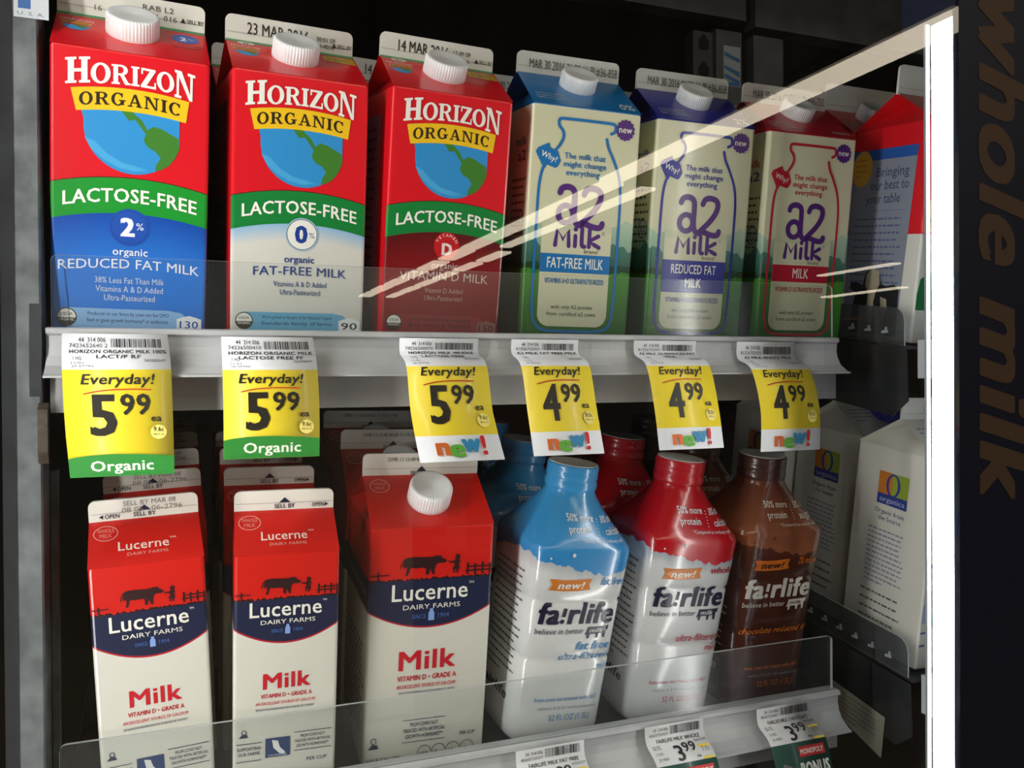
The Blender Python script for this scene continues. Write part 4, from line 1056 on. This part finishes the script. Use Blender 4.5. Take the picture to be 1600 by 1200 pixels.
# ------------------------------------------------------------------ next bay to the right
NB = 'cooler shelves of the next bay'
def next_shelf(z, y0, label):
    r = empty('cooler_shelf', (0, 0, 0), (0, 0, 0), label, 'shelf', NB)
    zz = lambda y: z + (y - y0) * math.tan(TILT)
    d = MB(); d.add([(x, y, zz(y) - t) for x in (.606, 1.2) for y in (y0 - .01, 1.18) for t in (0.0005, .0028)], [(0, 1, 3, 2), (4, 6, 7, 5), (0, 4, 5, 1), (2, 3, 7, 6), (0, 2, 6, 4), (1, 5, 7, 3)], DECK); d.build('deck', r, (0, 0, ZC))
    p = MB(); pr = [(y0 - .012, z - .004), (y0 - .014, z - .050), (y0 + .004, z - .064), (1.18, z + .035), (1.18, zz(1.18))]
    v = [(.6000, a, b) for a, b in pr] + [(.6018, a, b) for a, b in pr]
    p.add(v, [(0, 1, 2, 3, 4), (9, 8, 7, 6, 5)] + [(i, (i + 1) % 5, 5 + (i + 1) % 5, 5 + i) for i in range(5)], DARKM); p.build('side_panel', r, (0, 0, ZC))
    q = MB(); h = .034; rr = .012
    pr = [(y0 - .006, zz(y0 - .006)), (y0 - .006, zz(y0) + h - rr)] + [(y0 - .006 + rr - rr * math.cos(Rd(a)), zz(y0) + h - rr + rr * math.sin(Rd(a))) for a in (30, 60, 90)] + [(1.1, zz(1.1) + h), (1.1, zz(1.1))]
    n = len(pr); v = [(.6045, a, b) for a, b in pr] + [(.6060, a, b) for a, b in pr]
    q.add(v, [tuple(range(n)), tuple(range(n, 2 * n))[::-1]], clear_mat('smoked_guide', 1.46, (.42, .44, .46, 1), .05)); q.add(v, [(i, (i + 1) % n, n + (i + 1) % n, n + i) for i in range(n)], FEDGE)
    q.build('side_guide', r, (0, 0, ZC))
    for i in range(8):
        y = y0 + .012 + .021 * i
        c = MB(); c.box(.6028, .6040, y, y + .007, zz(y) + .010, zz(y) + .0125, mat('#9aa0a4', .4)); c.box(.6028, .6040, y + .001, y + .003, zz(y) + .0125, zz(y) + .0155, mat('#9aa0a4', .4)); c.build('clip', r, (0, 0, ZC))
    f = MB(); f.box(.612, 1.2, y0 - .034, y0 - .014, z - .03, z + .004, RAIL); f.build('price_rail', r, (0, 0, ZC))
    return r
next_shelf(.0270, .5980, 'dark sided upper shelf of the next bay, behind the door edge')
next_shelf(-.2700, .5950, 'dark sided lower shelf of the next bay, under the white cartons')

nb_body = NM('next_red_board', .38, .3)
cc = nb_body.mix(nb_body.gt(nb_body.z, .098), lin('#dcdad2'), lin(CRED)); nb_m = nb_body.done(cc)
s = Sheet()
s.poly([(-40, 4), (-46.8, 178), (34, 178), (29, 4)], '#858b9a'); s.poly([(-46.8, 178), (34, 178), (33.6, 168), (-46.6, 168)], '#2258a8')
s.disc(-33, 161, 13, 17, '#d8a83a'); s.para(-41, -26, 168, 4, 5, 1.6, '#b8802a', 7)
s.text('Bringing', -14, 26, 152, 9, '#3a4668', bold=.006); s.text('our best to', -20, 27, 140, 9, '#3a4668', bold=.006, step=False); s.text('your table', -24, 18, 127.5, 9, '#3a4668', bold=.006, step=False)
s.rect(-22, 28, 120, 120.6, '#6a7494'); s.para(-36, 26, 112, 12, 6.6, 1.8, '#59648a', 9)
# black and white cow photographed at the foot of the panel
s.poly([(-26, 4), (-30, 26), (-26, 42), (-34, 46), (-34, 52), (-26, 53), (-18, 50), (-15, 62), (-8, 66), (2, 64), (6, 52), (12, 50), (22, 52), (28, 47), (29, 4)], '#1f2026')
s.poly([(-14, 60), (-8, 66), (2, 64), (4, 52), (0, 44), (-2, 34), (2, 18), (4, 12), (-6, 8), (-12, 14), (-10, 30), (-10, 44), (-14, 50)], '#b7aa92'); s.poly([(6, 40), (14, 38), (16, 28), (12, 20), (8, 30)], '#b7aa92', False); s.disc(-2, 12, 5, 3, '#3a3432', 14)
fr = Sheet(); fr.rect(-46.6, -20, 100, 128, '#e2c428'); fr.text('Sam', -40, -24, 118, 6, '#b03a20', bold=.02); fr.text('price', -43, -24, 108, 6, '#33302a', bold=.02)
fr.poly([(-30, 66), (-44, 58), (-46.5, 44), (-46.5, 30), (-20, 30), (-20, 66)], '#1f7a46')
NX = Carton(.095, .1984, .0286, .0260)
nr = make_carton(NX, 'milk_carton', 'red carton of the next bay, its side panel reads Bringing our best to your table', 'milk carton', None, (.6675, .6000, .0290), (TILT, 0, 0), nb_m, fr, None, None, s, cap=dict(v=.036, r=.0165, h=.015))
rows_behind(nr, NX, 1, '%s red carton of the next bay, behind the one with the text panel', 'red cartons of the next bay')
ob = NM('white_organic_board', .42, .25); om = ob.done(lin('#d2cfc4'))
OC = Carton(.095, .1940, .0286, .0200)
s = Sheet(); b_ = '#4a4f86'
s.rect(-17, 0, 149, 171, '#c87a2e'); s.rect(0, 19, 149, 171, '#93a83a'); s.rect(-17, 19, 140, 150, '#32408e'); s.ring(1, 159.5, 8.4, 11, 3, '#32408e', wv=1.6)
s.text('organics', -14, 16, 142.6, 5, '#a8b0d0', bold=.01)
s.text('Organic from', -18, 17, 131, 4.4, b_); s.text('the Source', -13, 14, 124.5, 4.4, b_, step=False)
s.para(-24, 22, 114, 12, 4.7, 1.5, '#8a8cab', 11); s.para(-26, 24, 52, 5, 8.6, 1.7, '#5c5e66', 12)
fo = Sheet(); fo.rect(-46.5, -38, 96, 99.5, '#3a4aa0'); fo.poly([(-46.5, 60), (-30, 92), (-34, 60), (-24, 70), (-30, 44), (-46.5, 44)], '#9aa4c4'); fo.poly([(-38, 40), (-36, 54), (-20, 60), (-10, 40)], '#2f8a4a'); fo.rect(-46.5, -36, 34, 36, '#5a62a0'); fo.rect(-46.5, -40, 22, 24, '#4a5292')
ro = Sheet(); ro.para(-40, -12, 40, 4, 5.5, 1.6, '#7a7ca8', 13)
fi = Sheet(); fi.text('BEL OVMKE 1 0 19:48', -22, 30, 7, 5, '#a8a59c', bold=-.006)
n1 = make_carton(OC, 'milk_carton', 'near white organic carton of the next bay with a square O emblem on its side', 'milk carton', 'white organic cartons of the next bay', (.6675, .5960, -.2680), (TILT, 0, 0), om, fo, ro, fi, s, cap=dict(v=.034, r=.0155, h=.012, u=.004, col='#2a36a4'))
n2 = copy_tree(n1); n2.matrix_world = Matrix.Translation((.0110, .1000, .0142)) @ n1.matrix_world; n2['label'] = 'white organic carton standing behind the near one, partly hidden by the brown bottle'
n3 = copy_tree(n1); n3.matrix_world = Matrix.Translation((.0, .2000, .0284)) @ n1.matrix_world; n3['label'] = 'third white organic carton, farthest back in the lane of the next bay'
pl = Sheet(rough=.6, coat=0); pl.poly([(0, 0), (46, -8), (43, -38), (1, -26)], '#8a8577'); pl.para(4, 40, -6, 5, 4.4, 1.0, '#5f5b52', 15)
r = empty('shelf_notice', (0, 0, 0), (0, 0, 0), 'pale paper notice with small print on the dark panel, lower right', 'notice')
mb = MB(); mb.prism([(.6800, -.3000), (.6100, -.3130), (.6150, -.3520), (.6780, -.3300)], .5985, .5990, mat('#8d887a', .6)); mb.build('paper', r, (0, 0, ZC))
pl = Sheet(rough=.6, coat=0); pl.para(4, 58, 0, 6, 4.6, 1.1, '#5f5b52', 15)
o = pl.build('small_print', lambda a, b, e: (.5984 - e, .676 - a, -.3070 + b - a * .16), r); o.location = (0, 0, ZC)

# ------------------------------------------------------------------ interior of the cooler behind the products
INT = metal_paint('dark_interior', '#1c1a18', '#100e0d', .8, 0, 8)
mb = MB(); mb.box(-1.2, 2.4, 1.90, 1.95, -1.5, 1.4, INT); struct(mb, 'wall_back')
mb = MB(); mb.box(-1.2, -1.15, .50, 1.90, -1.5, 1.4, INT); struct(mb, 'wall_left')
mb = MB(); mb.box(2.35, 2.40, .50, 1.90, -1.5, 1.4, INT); struct(mb, 'wall_right')
mb = MB(); mb.box(-1.2, 2.4, .46, 1.95, .98, 1.03, INT); struct(mb, 'ceiling_1')
GREY2 = metal_paint('grey_rear_steel', '#54565c', '#3c3e44', .5, .2, 20)
ru = empty('rack_upright', (0, 0, 0), (0, 0, 0), 'grey rear upright with keyhole slots and a blue striped sticker', 'rack upright', 'rear uprights of the rack')
mb = MB(); mb.box(.8260, .8760, 1.200, 1.230, -1.45, .570, GREY2); mb.build('post', ru, (0, 0, ZC))
mb = MB(); mb.box(.7860, .8255, 1.206, 1.230, -1.45, .565, mat('#2c2d31', .5)); mb.build('slotted_flange', ru, (0, 0, ZC))
for i in range(10):
    z = .545 - .044 * i; mb = MB()
    pts = [(.797, z - .010), (.814, z - .010), (.817, z + .004), (.806, z + .017), (.795, z + .004)]
    mb.add([(a, 1.2055, b) for a, b in pts], [(0, 1, 2, 3, 4)], mat('#08080a', .8)); mb.build('slot', ru, (0, 0, ZC))
s = Sheet(rough=.5, coat=0)
s.rect(0, 33, -66, 0, '#9aa4b0')
for v in (-10, -32, -46): s.poly([(1.5, v), (31.5, v - 9), (31.5, v - 16 if v != -32 else v - 18), (1.5, v - 6)], '#2468a4')
s.rect(1.5, 31.5, -65, -59, '#2468a4'); s.text('D-O-E', 4, 29, -22.5, 5.5, '#2a3440', rot=-8); s.text('CORPORATION', 2, 31, -57.5, 2.2, '#3a4450')
o = s.build('maker_sticker', lambda a, b, e: (.8400 + a, 1.1995 - e, .545 + b), ru); o.location = (0, 0, ZC)
mb = MB(); mb.box(.9000, .9600, 1.200, 1.230, -1.45, .570, GREY2)
single(mb, 'rack_upright', 'plain grey rear upright right of the one with the sticker', 'rack upright', 'rear uprights of the rack')
mb = MB(); mb.box(.300, .8780, 1.190, 1.220, .5860, .680, GREY2); single(mb, 'rack_beam', 'dark grey beam across the rear of the rack, left of the gap', 'beam', 'rear beams of the rack')
mb = MB(); mb.box(.8950, 1.600, 1.188, 1.220, .5790, .680, GREY2); single(mb, 'rack_beam', 'dark grey beam across the rear of the rack, right of the gap', 'beam', 'rear beams of the rack')

# ------------------------------------------------------------------ the shop behind the camera (seen only in the glass, except two added fill lamps)
FL = metal_paint('shop_floor', '#b8b0a2', '#a39a8c', .4, 0, 2)
mb = MB(); mb.box(-9, 22, -30, 1.95, -1.56, -1.5, FL); struct(mb, 'floor')
mb = MB(); mb.box(-9, 22, -30, .40, 2.40, 2.46, mat('#3a3733', .9)); struct(mb, 'ceiling_2')
LAMP = emis('ceiling_tube', (1.0, .86, .66, 1), SHOP_LAMP)
def lamp(x0, x1, y0, y1, label):
    r = empty('ceiling_lamp', (0, 0, 0), (0, 0, 0), label, 'ceiling lamp', 'shop ceiling lamps')
    b = MB(); b.box(x0 - .04, x1 + .04, y0, y1, 2.335, 2.395, mat('#8a867e', .5)); b.build('housing', r, (0, 0, ZC))
    b = MB(); b.box(x0, x1, y0, y1, 2.300, 2.334, LAMP); b.build('tube', r, (0, 0, ZC))
lamp(4.62, 4.90, -8.2, -3.2, 'long ceiling lamp nearest the cooler doors')
lamp(4.70, 5.00, -13.8, -8.3, 'second long ceiling lamp in line with the nearest')
lamp(5.30, 5.50, -13.4, -8.4, 'ceiling lamp beside the second one in the row')
for i in range(6):
    w_ = ('first', 'second', 'third', 'fourth', 'fifth', 'sixth')[i]
    lamp(4.72, 5.05, -15.3 - 1.6 * i, -14.0 - 1.6 * i, w_ + ' short ceiling lamp of the row toward the far end')
    lamp(5.50, 5.75, -15.3 - 1.6 * i, -14.0 - 1.6 * i, w_ + ' short ceiling lamp beside the row toward the far end')
lamp(-3.2, 3.2, -2.15, -1.95, 'unseen cross lamp added as fill light above the customer aisle'); lamp(-3.2, 3.2, -3.15, -2.95, 'second unseen cross lamp added as fill light above the customer aisle')  # unseen pair, added to brighten the door frame and carton tops
lamp(13.8, 14.0, -15.2, -12.9, 'distant ceiling lamp over the far aisle'); lamp(17.7, 18.0, -19.6, -16.6, 'most distant ceiling lamp of the shop')
mb = MB(); rr = random.Random(5)
pal = ['#b8402e', '#c98a2a', '#3c6a9a', '#d8cfb8', '#4f8a4a', '#8a4a7a', '#e0dccf', '#2e3a5a']
for row in range(5):
    x = 1.0
    while x < 9.0:
        w = rr.uniform(.08, .22); h = rr.uniform(.14, .26); z = -1.3 + .33 * row
        mb.box(x, x + w - .01, -2.45, -2.2, z, z + h, mat(rr.choice(pal), .5)); x += w
o = mb.build('aisle_goods', loc=(0, 0, ZC)); o['kind'] = 'stuff'; tag(o, 'colourful goods on the opposite aisle, mirrored faintly in the glass', 'goods')
mb = MB(); mb.box(.95, 9.05, -2.8, -2.5, -1.5, .28, mat('#6a665e', .6))
for row in range(5): mb.box(.95, 9.05, -2.5, -2.18, -1.32 + .33 * row, -1.302 + .33 * row, mat('#8a867c', .5))
tag(mb.build('aisle_rack', loc=(0, 0, ZC)), 'opposite aisle rack mirrored faintly in the glass', 'rack')

# objects built in absolute coordinates under empties that already sit at the camera height
for o in list(COL.objects):
    if o.parent is not None and o.parent.type == 'EMPTY' and abs(o.parent.matrix_world.translation.z - ZC) < 1e-6 and o.location.z == ZC:
        o.location = (0, 0, 0)
